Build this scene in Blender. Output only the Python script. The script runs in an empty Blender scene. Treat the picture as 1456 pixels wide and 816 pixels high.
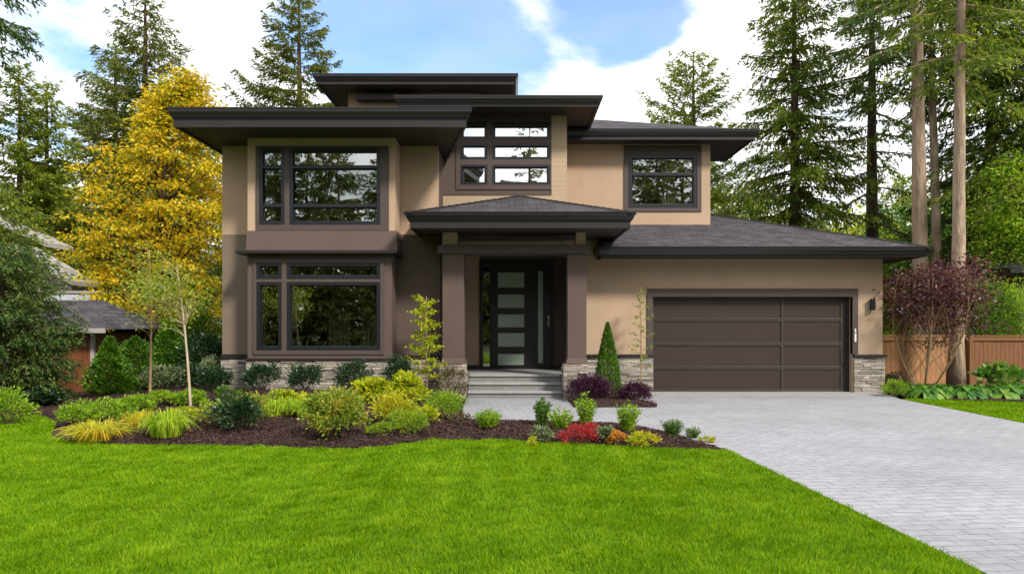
import bpy, math, random
import numpy as np

# ------------------------------------------------------------------ camera, sky, sun, exposure
F, HC, CX, HY = 1000.0, 1.72, 728.0, 460.0          # focal length in photo pixels, eye height, vanishing point
scene = bpy.context.scene
COL = scene.collection
cam = bpy.data.cameras.new("camera"); camo = bpy.data.objects.new("camera", cam); COL.objects.link(camo)
camo.location = (0, 0, HC); camo.rotation_euler = (math.pi / 2, 0, 0)
cam.sensor_width = 36; cam.lens = 36 * F / 1456; cam.shift_y = (HY - 408) / 1456; cam.clip_start = 0.05; cam.clip_end = 2000
scene.camera = camo
SUN_EL, SUN_AZ = math.radians(40), math.radians(140)   # azimuth clockwise from +Y: sun behind the viewer's right shoulder
SUN_STR, SKY_STR, SUN_ANGLE = 3.3, 0.15, math.radians(9)
sd = np.array([math.sin(SUN_AZ) * math.cos(SUN_EL), math.cos(SUN_AZ) * math.cos(SUN_EL), math.sin(SUN_EL)])
sl = bpy.data.lights.new("sun", 'SUN'); slo = bpy.data.objects.new("sun", sl); COL.objects.link(slo)
sl.energy = SUN_STR; sl.angle = SUN_ANGLE; sl.color = (1.0, 0.93, 0.82)
from mathutils import Vector
slo.rotation_euler = Vector(sd).to_track_quat('Z', 'Y').to_euler(); slo.location = (10, -10, 30)
scene.view_settings.view_transform = 'Standard'; scene.view_settings.look = 'None'
scene.view_settings.exposure = 0.6; scene.view_settings.gamma = 1.0; scene.view_settings.use_curve_mapping = False
cy = scene.cycles
cy.max_bounces = 7; cy.diffuse_bounces = 3; cy.glossy_bounces = 3; cy.transmission_bounces = 4; cy.transparent_max_bounces = 8
cy.caustics_reflective = False; cy.caustics_refractive = False
cy.use_denoising = True

def direction(px, py):
    v = np.array([(px - CX) / F, 1.0, (HY - py) / F]); return v / np.linalg.norm(v)

def build_world():
    w = bpy.data.worlds.new("World"); scene.world = w; w.use_nodes = True
    nt = w.node_tree; N = nt.nodes; L = nt.links; N.clear()
    out = N.new('ShaderNodeOutputWorld'); bg = N.new('ShaderNodeBackground'); bg.inputs[1].default_value = 1.0
    L.new(bg.outputs[0], out.inputs[0])
    sky = N.new('ShaderNodeTexSky'); sky.sky_type = 'NISHITA'; sky.sun_disc = False
    sky.sun_elevation = SUN_EL; sky.sun_rotation = SUN_AZ; sky.air_density = 1.0; sky.dust_density = 0.1; sky.ozone_density = 3.0
    sc = N.new('ShaderNodeVectorMath'); sc.operation = 'SCALE'; sc.inputs[3].default_value = SKY_STR
    L.new(sky.outputs[0], sc.inputs[0])
    tc = N.new('ShaderNodeTexCoord'); sep = N.new('ShaderNodeSeparateXYZ'); L.new(tc.outputs['Generated'], sep.inputs[0])
    def math_(op, a, b=None, clamp=False):
        m = N.new('ShaderNodeMath'); m.operation = op; m.use_clamp = clamp
        for i, x in enumerate((a, b)):
            if x is None: continue
            if isinstance(x, (int, float)): m.inputs[i].default_value = x
            else: L.new(x, m.inputs[i])
        return m.outputs[0]
    den = math_('ADD', math_('ABSOLUTE', sep.outputs[2]), 0.22)
    cmb = N.new('ShaderNodeCombineXYZ')
    L.new(math_('DIVIDE', sep.outputs[0], den), cmb.inputs[0]); L.new(math_('DIVIDE', sep.outputs[1], den), cmb.inputs[1])
    mp = N.new('ShaderNodeMapping'); mp.inputs['Location'].default_value = (3.1, 1.7, 0); L.new(cmb.outputs[0], mp.inputs[0])
    n1 = N.new('ShaderNodeTexNoise'); n1.inputs['Scale'].default_value = 2.6; n1.inputs['Detail'].default_value = 9
    n1.inputs['Roughness'].default_value = 0.56; n1.inputs['Distortion'].default_value = 0.25; L.new(mp.outputs[0], n1.inputs['Vector'])
    d = math_('ADD', n1.outputs['Fac'], 0.27)
    for (px, py, rad, amt) in ((640, 62, 11, 0.40), (490, 80, 7, 0.26), (880, 5, 6, 0.34), (70, 150, 10, 0.24), (1000, -300, 25, .3), (300, -350, 25, .3)):
        vd = N.new('ShaderNodeVectorMath'); vd.operation = 'DOT_PRODUCT'; vd.inputs[1].default_value = direction(px, py)
        L.new(tc.outputs['Generated'], vd.inputs[0])
        mr = N.new('ShaderNodeMapRange'); mr.interpolation_type = 'SMOOTHSTEP'
        mr.inputs[1].default_value = math.cos(math.radians(rad)); mr.inputs[2].default_value = 1.0; mr.inputs[3].default_value = 0; mr.inputs[4].default_value = amt
        L.new(vd.outputs['Value'], mr.inputs[0]); d = math_('SUBTRACT', d, mr.outputs[0])
    cr = N.new('ShaderNodeMapRange'); cr.interpolation_type = 'SMOOTHSTEP'
    cr.inputs[1].default_value = 0.36; cr.inputs[2].default_value = 0.58; cr.inputs[3].default_value = 0.16; cr.inputs[4].default_value = 1
    L.new(d, cr.inputs[0])
    n2 = N.new('ShaderNodeTexNoise'); n2.inputs['Scale'].default_value = 3.2; n2.inputs['Detail'].default_value = 7; L.new(mp.outputs[0], n2.inputs['Vector'])
    r2 = N.new('ShaderNodeValToRGB'); r2.color_ramp.elements[0].position = 0.3; r2.color_ramp.elements[0].color = (.66, .72, .80, 1)
    r2.color_ramp.elements[1].position = 0.58; r2.color_ramp.elements[1].color = (1.16, 1.14, 1.11, 1); L.new(n2.outputs['Fac'], r2.inputs[0])
    tn = N.new('ShaderNodeVectorMath'); tn.operation = 'MULTIPLY'; tn.inputs[1].default_value = (.82, 1.05, 1.2); L.new(sc.outputs[0], tn.inputs[0])
    mx = N.new('ShaderNodeMixRGB'); L.new(cr.outputs[0], mx.inputs[0]); L.new(tn.outputs[0], mx.inputs[1]); L.new(r2.outputs[0], mx.inputs[2])
    L.new(mx.outputs[0], bg.inputs[0])
build_world()

# ------------------------------------------------------------------ helpers
def PX(px, Y): return (px - CX) / F * Y
def PZ(py, Y): return HC + (HY - py) / F * Y
def G(px, py):
    Y = HC * F / (py - HY); return PX(px, Y), Y

def mesh_np(name, V, quads=None, tris=None, uv=None, smooth=False):
    me = bpy.data.meshes.new(name)
    V = np.asarray(V, dtype=np.float32).reshape(-1, 3)
    idx = []; starts = []; off = 0
    for arr, n in ((quads, 4), (tris, 3)):
        if arr is None or len(arr) == 0: continue
        arr = np.asarray(arr, dtype=np.int32).reshape(-1, n)
        idx.append(arr.ravel()); starts.append(off + np.arange(len(arr), dtype=np.int32) * n); off += arr.size
    idx = np.concatenate(idx); starts = np.concatenate(starts)
    me.vertices.add(len(V)); me.vertices.foreach_set("co", V.ravel())
    me.loops.add(len(idx)); me.loops.foreach_set("vertex_index", idx)
    me.polygons.add(len(starts)); me.polygons.foreach_set("loop_start", starts)
    if smooth: me.polygons.foreach_set("use_smooth", np.ones(len(starts), dtype=bool))
    me.update(calc_edges=True)
    return me

def obj(name, me, mat, parent=None):
    o = bpy.data.objects.new(name, me); COL.objects.link(o)
    if mat is not None and len(me.materials) == 0: me.materials.append(mat)
    if parent is not None: o.parent = parent
    return o

def tag(o, label=None, cat=None, group=None, kind=None):
    if label: o["label"] = label
    if cat: o["category"] = cat
    if group: o["group"] = group
    if kind: o["kind"] = kind
    return o

def thing(name, label, cat, loc=(0, 0, 0), group=None, rz=0):
    o = bpy.data.objects.new(name, None); COL.objects.link(o); o.location = loc; o.rotation_euler = (0, 0, rz)
    o.empty_display_size = 0.2
    return tag(o, label, cat, group)

def dup(root, loc, rz=0, scale=1.0, label=None, group=None):
    r = root.copy(); COL.objects.link(r); r.location = loc; r.rotation_euler = (0, 0, rz)
    r.scale = scale if isinstance(scale, tuple) else (scale,) * 3
    if label: r["label"] = label
    if group: r["group"] = group
    for ch in list(root.children):
        c = ch.copy(); COL.objects.link(c); c.parent = r
        for g in list(ch.children):
            e = g.copy(); COL.objects.link(e); e.parent = c
    return r

class MB:
    def __init__(s): s.v = []; s.f = []; s.uv = []
    def poly(s, pts, uv=None):
        n = len(s.v); s.v += [tuple(p) for p in pts]; s.f.append(list(range(n, n + len(pts)))); s.uv.append(uv or [(0, 0)] * len(pts)); return s
    def box(s, x0, x1, y0, y1, z0, z1):
        n = len(s.v)
        s.v += [(x0,y0,z0),(x1,y0,z0),(x1,y1,z0),(x0,y1,z0),(x0,y0,z1),(x1,y0,z1),(x1,y1,z1),(x0,y1,z1)]
        for q in ((0,3,2,1),(4,5,6,7),(0,1,5,4),(1,2,6,5),(2,3,7,6),(3,0,4,7)):
            s.f.append([n+i for i in q]); s.uv.append([(0,0)]*4)
        return s
    def hexa(s, b, t):                                   # bottom quad, top quad (ccw from above)
        n = len(s.v); s.v += [tuple(p) for p in b] + [tuple(p) for p in t]
        for q in ((0,3,2,1),(4,5,6,7),(0,1,5,4),(1,2,6,5),(2,3,7,6),(3,0,4,7)):
            s.f.append([n+i for i in q]); s.uv.append([(0,0)]*4)
        return s
    def prism(s, pts, z0, z1):
        n = len(s.v); k = len(pts)
        s.v += [(x, y, z0) for x, y in pts] + [(x, y, z1) for x, y in pts]
        s.f.append([n+i for i in range(k)][::-1]); s.uv.append([(0,0)]*k)
        s.f.append([n+k+i for i in range(k)]); s.uv.append([(0,0)]*k)
        for i in range(k):
            j = (i+1) % k; s.f.append([n+i, n+j, n+k+j, n+k+i]); s.uv.append([(0,0)]*4)
        return s
    def tube(s, pts, rad, n=7, cap=True):
        P = [np.array(p, float) for p in pts]; m = len(P)
        rad = rad if hasattr(rad, '__len__') else [rad]*m
        base = len(s.v); prev = None
        for i in range(m):
            t = P[min(i+1, m-1)] - P[max(i-1, 0)]; t = t / (np.linalg.norm(t) + 1e-9)
            a = np.array([0,0,1.0]) if abs(t[2]) < .9 else np.array([1.0,0,0])
            if prev is not None: a = prev
            u = a - t*np.dot(a, t); u /= (np.linalg.norm(u)+1e-9); w = np.cross(t, u); prev = u
            for k in range(n):
                an = 2*math.pi*k/n; s.v.append(tuple(P[i] + rad[i]*(u*math.cos(an)+w*math.sin(an))))
        for i in range(m-1):
            for k in range(n):
                k2 = (k+1) % n; s.f.append([base+i*n+k, base+i*n+k2, base+(i+1)*n+k2, base+(i+1)*n+k]); s.uv.append([(k/n, i),(k2/n, i),(k2/n, i+1),(k/n, i+1)])
        if cap:
            s.f.append([base+k for k in range(n)][::-1]); s.uv.append([(0,0)]*n)
            s.f.append([base+(m-1)*n+k for k in range(n)]); s.uv.append([(0,0)]*n)
        return s
    def build(s, name, mat, parent=None, bevel=0, smooth=False, uv=False):
        me = bpy.data.meshes.new(name); me.from_pydata(s.v, [], s.f); me.update()
        if uv:
            l = me.uv_layers.new(name="UVMap"); flat = [c for u in s.uv for p in u for c in p]; l.data.foreach_set("uv", flat)
        if smooth: me.polygons.foreach_set("use_smooth", [True]*len(me.polygons))
        o = obj(name, me, mat, parent)
        if bevel:
            b = o.modifiers.new("bevel", 'BEVEL'); b.width = bevel; b.segments = 2; b.limit_method = 'ANGLE'; b.angle_limit = math.radians(40)
        return o

# ------------------------------------------------------------------ materials
def newmat(name):
    m = bpy.data.materials.new(name); m.use_nodes = True; nt = m.node_tree
    return m, nt, nt.nodes, nt.links, nt.nodes['Principled BSDF']

def surf(name, c, rough=.7, var=.08, nscale=3., bump=.0, bscale=80., spec=.3, c2=None, bdist=.01, stretch=None):
    """base colour with broad and fine variation of the same coat, small bump"""
    m, nt, N, L, p = newmat(name)
    tc = N.new('ShaderNodeTexCoord'); src = tc.outputs['Object']
    if stretch:
        mp = N.new('ShaderNodeMapping'); mp.inputs['Scale'].default_value = stretch; L.new(src, mp.inputs[0]); src = mp.outputs[0]
    n = N.new('ShaderNodeTexNoise'); n.inputs['Scale'].default_value = nscale; n.inputs['Detail'].default_value = 8; n.inputs['Roughness'].default_value = .62
    L.new(src, n.inputs['Vector'])
    r = N.new('ShaderNodeValToRGB'); r.color_ramp.elements[0].position = .3; r.color_ramp.elements[1].position = .7
    a = [x*(1-var) for x in c]; b = [x*(1+var) for x in (c2 or c)]
    r.color_ramp.elements[0].color = (*a, 1); r.color_ramp.elements[1].color = (*b, 1)
    L.new(n.outputs['Fac'], r.inputs[0]); L.new(r.outputs[0], p.inputs['Base Color'])
    p.inputs['Roughness'].default_value = rough; p.inputs['Specular IOR Level'].default_value = spec
    if bump:
        n2 = N.new('ShaderNodeTexNoise'); n2.inputs['Scale'].default_value = bscale; n2.inputs['Detail'].default_value = 5; L.new(src, n2.inputs['Vector'])
        bp = N.new('ShaderNodeBump'); bp.inputs['Strength'].default_value = bump; bp.inputs['Distance'].default_value = bdist
        L.new(n2.outputs['Fac'], bp.inputs['Height']); L.new(bp.outputs[0], p.inputs['Normal'])
    return m

def island_mat(name, cols, rough=.8, bump=.3, bscale=40., spec=.25, bdist=.01):
    m, nt, N, L, p = newmat(name)
    g = N.new('ShaderNodeNewGeometry'); r = N.new('ShaderNodeValToRGB'); ramp(r, cols)
    L.new(g.outputs['Random Per Island'], r.inputs[0])
    tc = N.new('ShaderNodeTexCoord'); n = N.new('ShaderNodeTexNoise'); n.inputs['Scale'].default_value = bscale; n.inputs['Detail'].default_value = 6
    L.new(tc.outputs['Object'], n.inputs['Vector'])
    mr = N.new('ShaderNodeMapRange'); mr.inputs[1].default_value = .25; mr.inputs[2].default_value = .75; mr.inputs[3].default_value = .7; mr.inputs[4].default_value = 1.25
    L.new(n.outputs['Fac'], mr.inputs[0])
    mx = N.new('ShaderNodeVectorMath'); mx.operation = 'SCALE'; L.new(r.outputs[0], mx.inputs[0]); L.new(mr.outputs[0], mx.inputs[3])
    L.new(mx.outputs[0], p.inputs['Base Color']); p.inputs['Roughness'].default_value = rough; p.inputs['Specular IOR Level'].default_value = spec
    bp = N.new('ShaderNodeBump'); bp.inputs['Strength'].default_value = bump; bp.inputs['Distance'].default_value = bdist
    L.new(n.outputs['Fac'], bp.inputs['Height']); L.new(bp.outputs[0], p.inputs['Normal'])
    return m

def ramp(r, cols):
    e = r.color_ramp.elements
    while len(e) < len(cols): e.new(.5)
    for i, c in enumerate(cols):
        e[i].position = i/(len(cols)-1); e[i].color = (*c, 1)

def leaf(name, cols, transl=.4, rough=.5, spec=.25, tint=(1.25, 1.25, .7), nscale=1.2, namp=1.3):
    m, nt, N, L, p = newmat(name); out = N['Material Output']
    g = N.new('ShaderNodeNewGeometry'); r = N.new('ShaderNodeValToRGB'); ramp(r, cols)
    tc = N.new('ShaderNodeTexCoord'); n = N.new('ShaderNodeTexNoise'); n.inputs['Scale'].default_value = nscale; n.inputs['Detail'].default_value = 3
    L.new(tc.outputs['Object'], n.inputs['Vector'])
    ad = N.new('ShaderNodeMath'); ad.operation = 'MULTIPLY_ADD'; ad.inputs[1].default_value = namp; ad.inputs[2].default_value = -namp/2
    L.new(n.outputs['Fac'], ad.inputs[0])
    ad2 = N.new('ShaderNodeMath'); ad2.operation = 'ADD'; ad2.use_clamp = True; L.new(ad.outputs[0], ad2.inputs[0]); L.new(g.outputs['Random Per Island'], ad2.inputs[1])
    L.new(ad2.outputs[0], r.inputs[0]); L.new(r.outputs[0], p.inputs['Base Color'])
    p.inputs['Roughness'].default_value = rough; p.inputs['Specular IOR Level'].default_value = spec
    t = N.new('ShaderNodeBsdfTranslucent'); mu = N.new('ShaderNodeMixRGB'); mu.blend_type = 'MULTIPLY'; mu.inputs[0].default_value = 1; mu.inputs[2].default_value = (*tint, 1)
    L.new(r.outputs[0], mu.inputs[1]); L.new(mu.outputs[0], t.inputs[0])
    mx = N.new('ShaderNodeMixShader'); mx.inputs[0].default_value = transl; L.new(p.outputs[0], mx.inputs[1]); L.new(t.outputs[0], mx.inputs[2])
    L.new(mx.outputs[0], out.inputs[0])
    return m

M = {}
M['tan'] = surf('tan_stucco', (.415, .297, .210), .85, .075, 1.2, .25, 160, .2)
M['tan_siding'] = surf('tan_siding', (.40, .30, .20), .7, .05, 2, .1, 60, .25)
M['taupe'] = surf('taupe_stucco', (.17, .135, .105), .85, .06, 1.2, .25, 160, .2)
M['brown'] = surf('brown_stucco', (.098, .071, .061), .8, .06, 1.2, .22, 160, .22)
M['trim'] = surf('brown_trim_paint', (.074, .055, .051), .55, .05, 2, .05, 90, .3)
M['dark'] = surf('dark_fascia_paint', (.017, .0135, .014), .45, .1, 3, .04, 60, .4)
M['gutter'] = surf('dark_gutter_metal', (.0125, .0105, .0115), .32, .1, 3, .02, 40, .5)
M['soffit'] = surf('dark_soffit_boards', (.046, .035, .031), .6, .12, 2, .05, 50, .3)
M['frame'] = surf('black_window_frame', (.009, .010, .014), .38, .1, 5, .02, 60, .45)
M['garage'] = surf('brown_garage_door', (.032, .0205, .0165), .5, .06, 1.5, .05, 120, .35)
M['garage_rail'] = surf('brown_garage_rail', (.037, .029, .026), .45, .05, 2, .03, 120, .4)
M['door'] = surf('black_front_door', (.010, .009, .010), .4, .1, 4, .03, 80, .4)
M['room'] = surf('room_plaster', (.46, .38, .27), .9, .05, 2)
M['curtain'] = surf('curtain_cloth', (.66, .56, .40), .9, .06, 6)
M['steel'] = surf('brushed_steel', (.5, .5, .5), .3, .05); M['steel'].node_tree.nodes['Principled BSDF'].inputs['Metallic'].default_value = 1
M['white'] = surf('white_plastic', (.75, .75, .76), .4, .03)
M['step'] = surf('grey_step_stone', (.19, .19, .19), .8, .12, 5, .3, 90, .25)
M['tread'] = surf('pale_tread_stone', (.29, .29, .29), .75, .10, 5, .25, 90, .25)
M['bark'] = surf('pale_conifer_bark', (.33, .245, .18), .9, .45, 7, .9, 14, .1, bdist=.05, stretch=(1, 1, .22))
M['bark_dark'] = surf('dark_conifer_bark', (.085, .06, .045), .9, .35, 6, .9, 14, .1, bdist=.05, stretch=(1, 1, .22))
M['bark_pale'] = surf('pale_sapling_bark', (.42, .34, .24), .85, .2, 12, .4, 40, .1, stretch=(1, 1, .4))
M['bark_tan'] = surf('tan_smooth_bark', (.30, .20, .11), .8, .25, 12, .4, 40, .15)
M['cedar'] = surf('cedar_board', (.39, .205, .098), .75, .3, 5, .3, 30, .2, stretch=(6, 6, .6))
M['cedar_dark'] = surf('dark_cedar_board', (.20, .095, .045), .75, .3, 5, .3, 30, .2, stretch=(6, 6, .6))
M['redwood'] = surf('red_stained_board', (.17, .058, .022), .6, .25, 4, .2, 30, .25, stretch=(6, 6, .6))
M['siding'] = surf('pale_mauve_siding', (.38, .33, .32), .7, .05, 2)
M['pale_roof'] = surf('pale_roof_trim', (.34, .32, .30), .6, .1, 4)
M['stone'] = island_mat('ledge_stone', [(.11,.095,.082),(.30,.265,.228),(.42,.385,.34),(.18,.152,.13),(.50,.47,.43),(.25,.21,.17),(.37,.315,.255)], .9, .6, 30)

def shingle_mat():
    m, nt, N, L, p = newmat('asphalt_shingle')
    uv = N.new('ShaderNodeUVMap'); b = N.new('ShaderNodeTexBrick')
    nz = N.new('ShaderNodeTexNoise'); nz.inputs['Scale'].default_value = 3; L.new(uv.outputs[0], nz.inputs['Vector'])
    mixv = N.new('ShaderNodeMixRGB'); mixv.inputs[0].default_value = .012; L.new(uv.outputs[0], mixv.inputs[1]); L.new(nz.outputs['Color'], mixv.inputs[2])
    L.new(mixv.outputs[0], b.inputs['Vector'])
    b.inputs['Scale'].default_value = 1; b.inputs['Brick Width'].default_value = .30; b.inputs['Row Height'].default_value = .14
    b.inputs['Mortar Size'].default_value = .012; b.inputs['Mortar Smooth'].default_value = .3; b.inputs['Bias'].default_value = 0; b.offset = .37
    b.inputs['Color1'].default_value = (.042, .039, .048, 1); b.inputs['Color2'].default_value = (.092, .084, .096, 1); b.inputs['Mortar'].default_value = (.018, .016, .018, 1)
    n = N.new('ShaderNodeTexNoise'); n.inputs['Scale'].default_value = 60; n.inputs['Detail'].default_value = 4; L.new(uv.outputs[0], n.inputs['Vector'])
    mx = N.new('ShaderNodeMixRGB'); mx.blend_type = 'OVERLAY'; mx.inputs[0].default_value = .6; L.new(b.outputs[0], mx.inputs[1]); L.new(n.outputs['Fac'], mx.inputs[2])
    L.new(mx.outputs[0], p.inputs['Base Color']); p.inputs['Roughness'].default_value = .9; p.inputs['Specular IOR Level'].default_value = .25
    wv = N.new('ShaderNodeSeparateXYZ'); L.new(mixv.outputs[0], wv.inputs[0])
    md = N.new('ShaderNodeMath'); md.operation = 'MODULO'; md.inputs[1].default_value = .14; L.new(wv.outputs[1], md.inputs[0])
    ml = N.new('ShaderNodeMath'); ml.operation = 'MULTIPLY_ADD'; ml.inputs[1].default_value = -4; L.new(md.outputs[0], ml.inputs[0]); L.new(n.outputs['Fac'], ml.inputs[2])
    bp = N.new('ShaderNodeBump'); bp.inputs['Strength'].default_value = .8; bp.inputs['Distance'].default_value = .02; L.new(ml.outputs[0], bp.inputs['Height']); L.new(bp.outputs[0], p.inputs['Normal'])
    return m
M['shingle'] = shingle_mat()

def glass_mat(name, refl=.42, tint=(.74, .78, .75)):
    m, nt, N, L, p = newmat(name); N.remove(p); out = N['Material Output']
    t = N.new('ShaderNodeBsdfTransparent'); t.inputs[0].default_value = (*tint, 1)
    g = N.new('ShaderNodeBsdfGlossy'); g.inputs['Roughness'].default_value = .0; g.inputs[0].default_value = (.95, .97, 1, 1)
    tc = N.new('ShaderNodeTexCoord'); n = N.new('ShaderNodeTexNoise'); n.inputs['Scale'].default_value = 1.3; n.inputs['Detail'].default_value = 1; L.new(tc.outputs['Object'], n.inputs['Vector'])
    bp = N.new('ShaderNodeBump'); bp.inputs['Strength'].default_value = .12; bp.inputs['Distance'].default_value = .02; L.new(n.outputs['Fac'], bp.inputs['Height']); L.new(bp.outputs[0], g.inputs['Normal'])
    mx = N.new('ShaderNodeMixShader'); mx.inputs[0].default_value = refl
    L.new(t.outputs[0], mx.inputs[1]); L.new(g.outputs[0], mx.inputs[2]); L.new(mx.outputs[0], out.inputs[0]); return m
M['glass'] = glass_mat('coated_window_glass', .30)
M['glass_hi'] = glass_mat('mirror_coated_glass', .72)
M['frost'] = surf('frosted_door_glass', (.30, .37, .31), .25, .12, 30, .4, 60, .6)
M['lens'] = surf('lamp_lens', (.3, .3, .28), .3)

def paver_mat():
    m, nt, N, L, p = newmat('grey_pavers')
    tc = N.new('ShaderNodeTexCoord'); mp = N.new('ShaderNodeMapping'); mp.inputs['Rotation'].default_value = (0, 0, math.radians(-5)); L.new(tc.outputs['Object'], mp.inputs[0])
    nz = N.new('ShaderNodeTexNoise'); nz.inputs['Scale'].default_value = 2.2; nz.inputs['Detail'].default_value = 4; L.new(mp.outputs[0], nz.inputs['Vector'])
    mixv = N.new('ShaderNodeMixRGB'); mixv.inputs[0].default_value = .075; L.new(mp.outputs[0], mixv.inputs[1]); L.new(nz.outputs['Color'], mixv.inputs[2])
    b = N.new('ShaderNodeTexBrick'); L.new(mixv.outputs[0], b.inputs['Vector']); b.inputs['Scale'].default_value = 1
    b.inputs['Brick Width'].default_value = .27; b.inputs['Row Height'].default_value = .125; b.inputs['Mortar Size'].default_value = .0042; b.inputs['Mortar Smooth'].default_value = .5; b.offset = .43; b.inputs['Bias'].default_value = -.1
    b.inputs['Color1'].default_value = (.272, .275, .303, 1); b.inputs['Color2'].default_value = (.292, .295, .324, 1); b.inputs['Mortar'].default_value = (.11, .11, .12, 1)
    ms = N.new('ShaderNodeMapping'); ms.inputs['Scale'].default_value = (.35, 1, 1); L.new(mp.outputs[0], ms.inputs[0])
    n = N.new('ShaderNodeTexNoise'); n.inputs['Scale'].default_value = 16; n.inputs['Detail'].default_value = 7; L.new(ms.outputs[0], n.inputs['Vector'])
    n3 = N.new('ShaderNodeTexNoise'); n3.inputs['Scale'].default_value = .7; n3.inputs['Detail'].default_value = 6; L.new(tc.outputs['Object'], n3.inputs['Vector'])
    mx = N.new('ShaderNodeMixRGB'); mx.blend_type = 'OVERLAY'; mx.inputs[0].default_value = .35; L.new(b.outputs[0], mx.inputs[1]); L.new(n.outputs['Fac'], mx.inputs[2])
    mx2 = N.new('ShaderNodeMixRGB'); mx2.blend_type = 'OVERLAY'; mx2.inputs[0].default_value = .3; L.new(mx.outputs[0], mx2.inputs[1]); L.new(n3.outputs['Fac'], mx2.inputs[2])
    L.new(mx2.outputs[0], p.inputs['Base Color']); p.inputs['Roughness'].default_value = .75; p.inputs['Specular IOR Level'].default_value = .3
    ad = N.new('ShaderNodeMath'); ad.operation = 'MULTIPLY_ADD'; ad.inputs[1].default_value = -1.0; L.new(b.outputs['Fac'], ad.inputs[0])
    m2 = N.new('ShaderNodeMath'); m2.operation = 'MULTIPLY'; m2.inputs[1].default_value = .5; L.new(n.outputs['Fac'], m2.inputs[0]); L.new(m2.outputs[0], ad.inputs[2])
    bp = N.new('ShaderNodeBump'); bp.inputs['Strength'].default_value = .6; bp.inputs['Distance'].default_value = .012; L.new(ad.outputs[0], bp.inputs['Height']); L.new(bp.outputs[0], p.inputs['Normal'])
    return m
M['paver'] = paver_mat()
M['drive_strip'] = surf('pale_drive_strip', (.30, .295, .29), .85, .12, 3, .2, 60, .2)
M['soil'] = surf('soil_ground', (.06, .06, .03), .95, .35, .8, .4, 12, .1)
M['turf'] = surf('lawn_soil', (.05, .10, .008), .95, .4, 3, .5, 60, .1)
M['mulch'] = surf('bark_mulch', (.045, .026, .022), .95, .45, 9, 1, 45, .15, bdist=.04)
M['chip'] = island_mat('mulch_chip', [(.018,.010,.011),(.040,.021,.020),(.068,.036,.033),(.12,.068,.055),(.024,.014,.015)], .9, .3, 60)
M['hill'] = surf('wooded_hill', (.07, .11, .10), .95, .4, .08, .6, .4, .05)  # bluish haze of distance put into the green

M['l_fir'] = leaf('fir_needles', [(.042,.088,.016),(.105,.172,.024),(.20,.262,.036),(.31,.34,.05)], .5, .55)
M['l_firlit'] = leaf('sunny_fir_needles', [(.065,.115,.016),(.145,.215,.022),(.26,.32,.034),(.36,.38,.05)], .5, .55)  # lit copy of the fir needles, sunlight put into the yellower colour
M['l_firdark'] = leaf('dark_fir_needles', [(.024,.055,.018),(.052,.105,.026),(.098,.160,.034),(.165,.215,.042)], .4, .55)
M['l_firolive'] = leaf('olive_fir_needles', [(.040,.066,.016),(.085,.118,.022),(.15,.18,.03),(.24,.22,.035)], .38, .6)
M['l_yellow'] = leaf('yellow_maple_leaves', [(.13,.21,.02),(.34,.35,.015),(.64,.50,.02),(.78,.62,.04),(.64,.40,.014)], .5, .5, tint=(1.1,1.0,.5))
M['l_lime'] = leaf('lime_leaves', [(.16,.25,.012),(.34,.43,.018),(.50,.53,.025),(.62,.58,.04)], .45)
M['l_young'] = leaf('young_tree_leaves', [(.10,.19,.02),(.22,.31,.03),(.36,.42,.06),(.44,.40,.06)], .45)
M['l_green'] = leaf('mid_green_leaves', [(.025,.085,.012),(.06,.15,.02),(.12,.24,.03),(.20,.32,.04)], .4)
M['l_bright'] = leaf('bright_green_leaves', [(.09,.20,.015),(.18,.33,.02),(.30,.44,.03),(.40,.50,.04)], .45)
M['l_dark'] = leaf('dark_green_leaves', [(.008,.024,.012),(.018,.05,.02),(.035,.08,.028),(.06,.11,.04)], .25, .35, .5)
M['l_purple'] = leaf('purple_leaves', [(.020,.008,.020),(.042,.014,.036),(.075,.028,.06),(.12,.05,.08)], .3, .45, tint=(1.3,.7,.9))
M['l_maroon'] = leaf('maroon_leaves', [(.022,.009,.016),(.046,.016,.026),(.080,.026,.040),(.13,.05,.062),(.22,.12,.07)], .4, .4, .4, tint=(1.3,.75,.7))
M['l_red'] = leaf('red_leaves', [(.22,.012,.02),(.42,.02,.035),(.58,.05,.06),(.60,.17,.12)], .4, tint=(1.2,.8,.8))
M['l_orange'] = leaf('orange_leaves', [(.50,.14,.03),(.65,.26,.05),(.60,.36,.06),(.35,.33,.05)], .4, tint=(1.1,.9,.6))
M['l_mixed'] = leaf('green_and_pink_leaves', [(.07,.16,.02),(.16,.27,.03),(.28,.36,.04),(.40,.42,.06),(.44,.30,.08)], .4)
M['l_gold'] = leaf('gold_leaves', [(.22,.31,.02),(.40,.45,.02),(.55,.52,.03),(.56,.36,.04)], .45)
M['l_grey'] = leaf('grey_green_leaves', [(.06,.10,.05),(.13,.18,.09),(.22,.27,.14),(.30,.32,.16)], .3)
M['l_brown'] = leaf('bronze_leaves', [(.05,.035,.025),(.10,.07,.04),(.16,.13,.06),(.16,.18,.05)], .35)
M['l_arb'] = leaf('cedar_sprays', [(.035,.11,.012),(.07,.18,.016),(.13,.27,.02),(.20,.34,.03)], .35)
M['l_pine'] = leaf('dwarf_pine_needles', [(.10,.20,.015),(.20,.33,.02),(.32,.44,.03),(.42,.50,.04)], .35)
M['l_hosta'] = leaf('hosta_leaves', [(.035,.13,.02),(.08,.21,.03),(.15,.30,.04),(.24,.38,.06)], .35, .4, .4)
M['blade'] = leaf('grass_blades', [(.060,.165,.002),(.120,.265,.003),(.205,.365,.006),(.34,.47,.018)], .45, .6, .1, tint=(1.2,1.2,.4), nscale=1.6, namp=.75)
M['hakone'] = leaf('gold_grass', [(.24,.33,.02),(.44,.48,.03),(.60,.55,.05),(.66,.34,.04)], .45)
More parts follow.
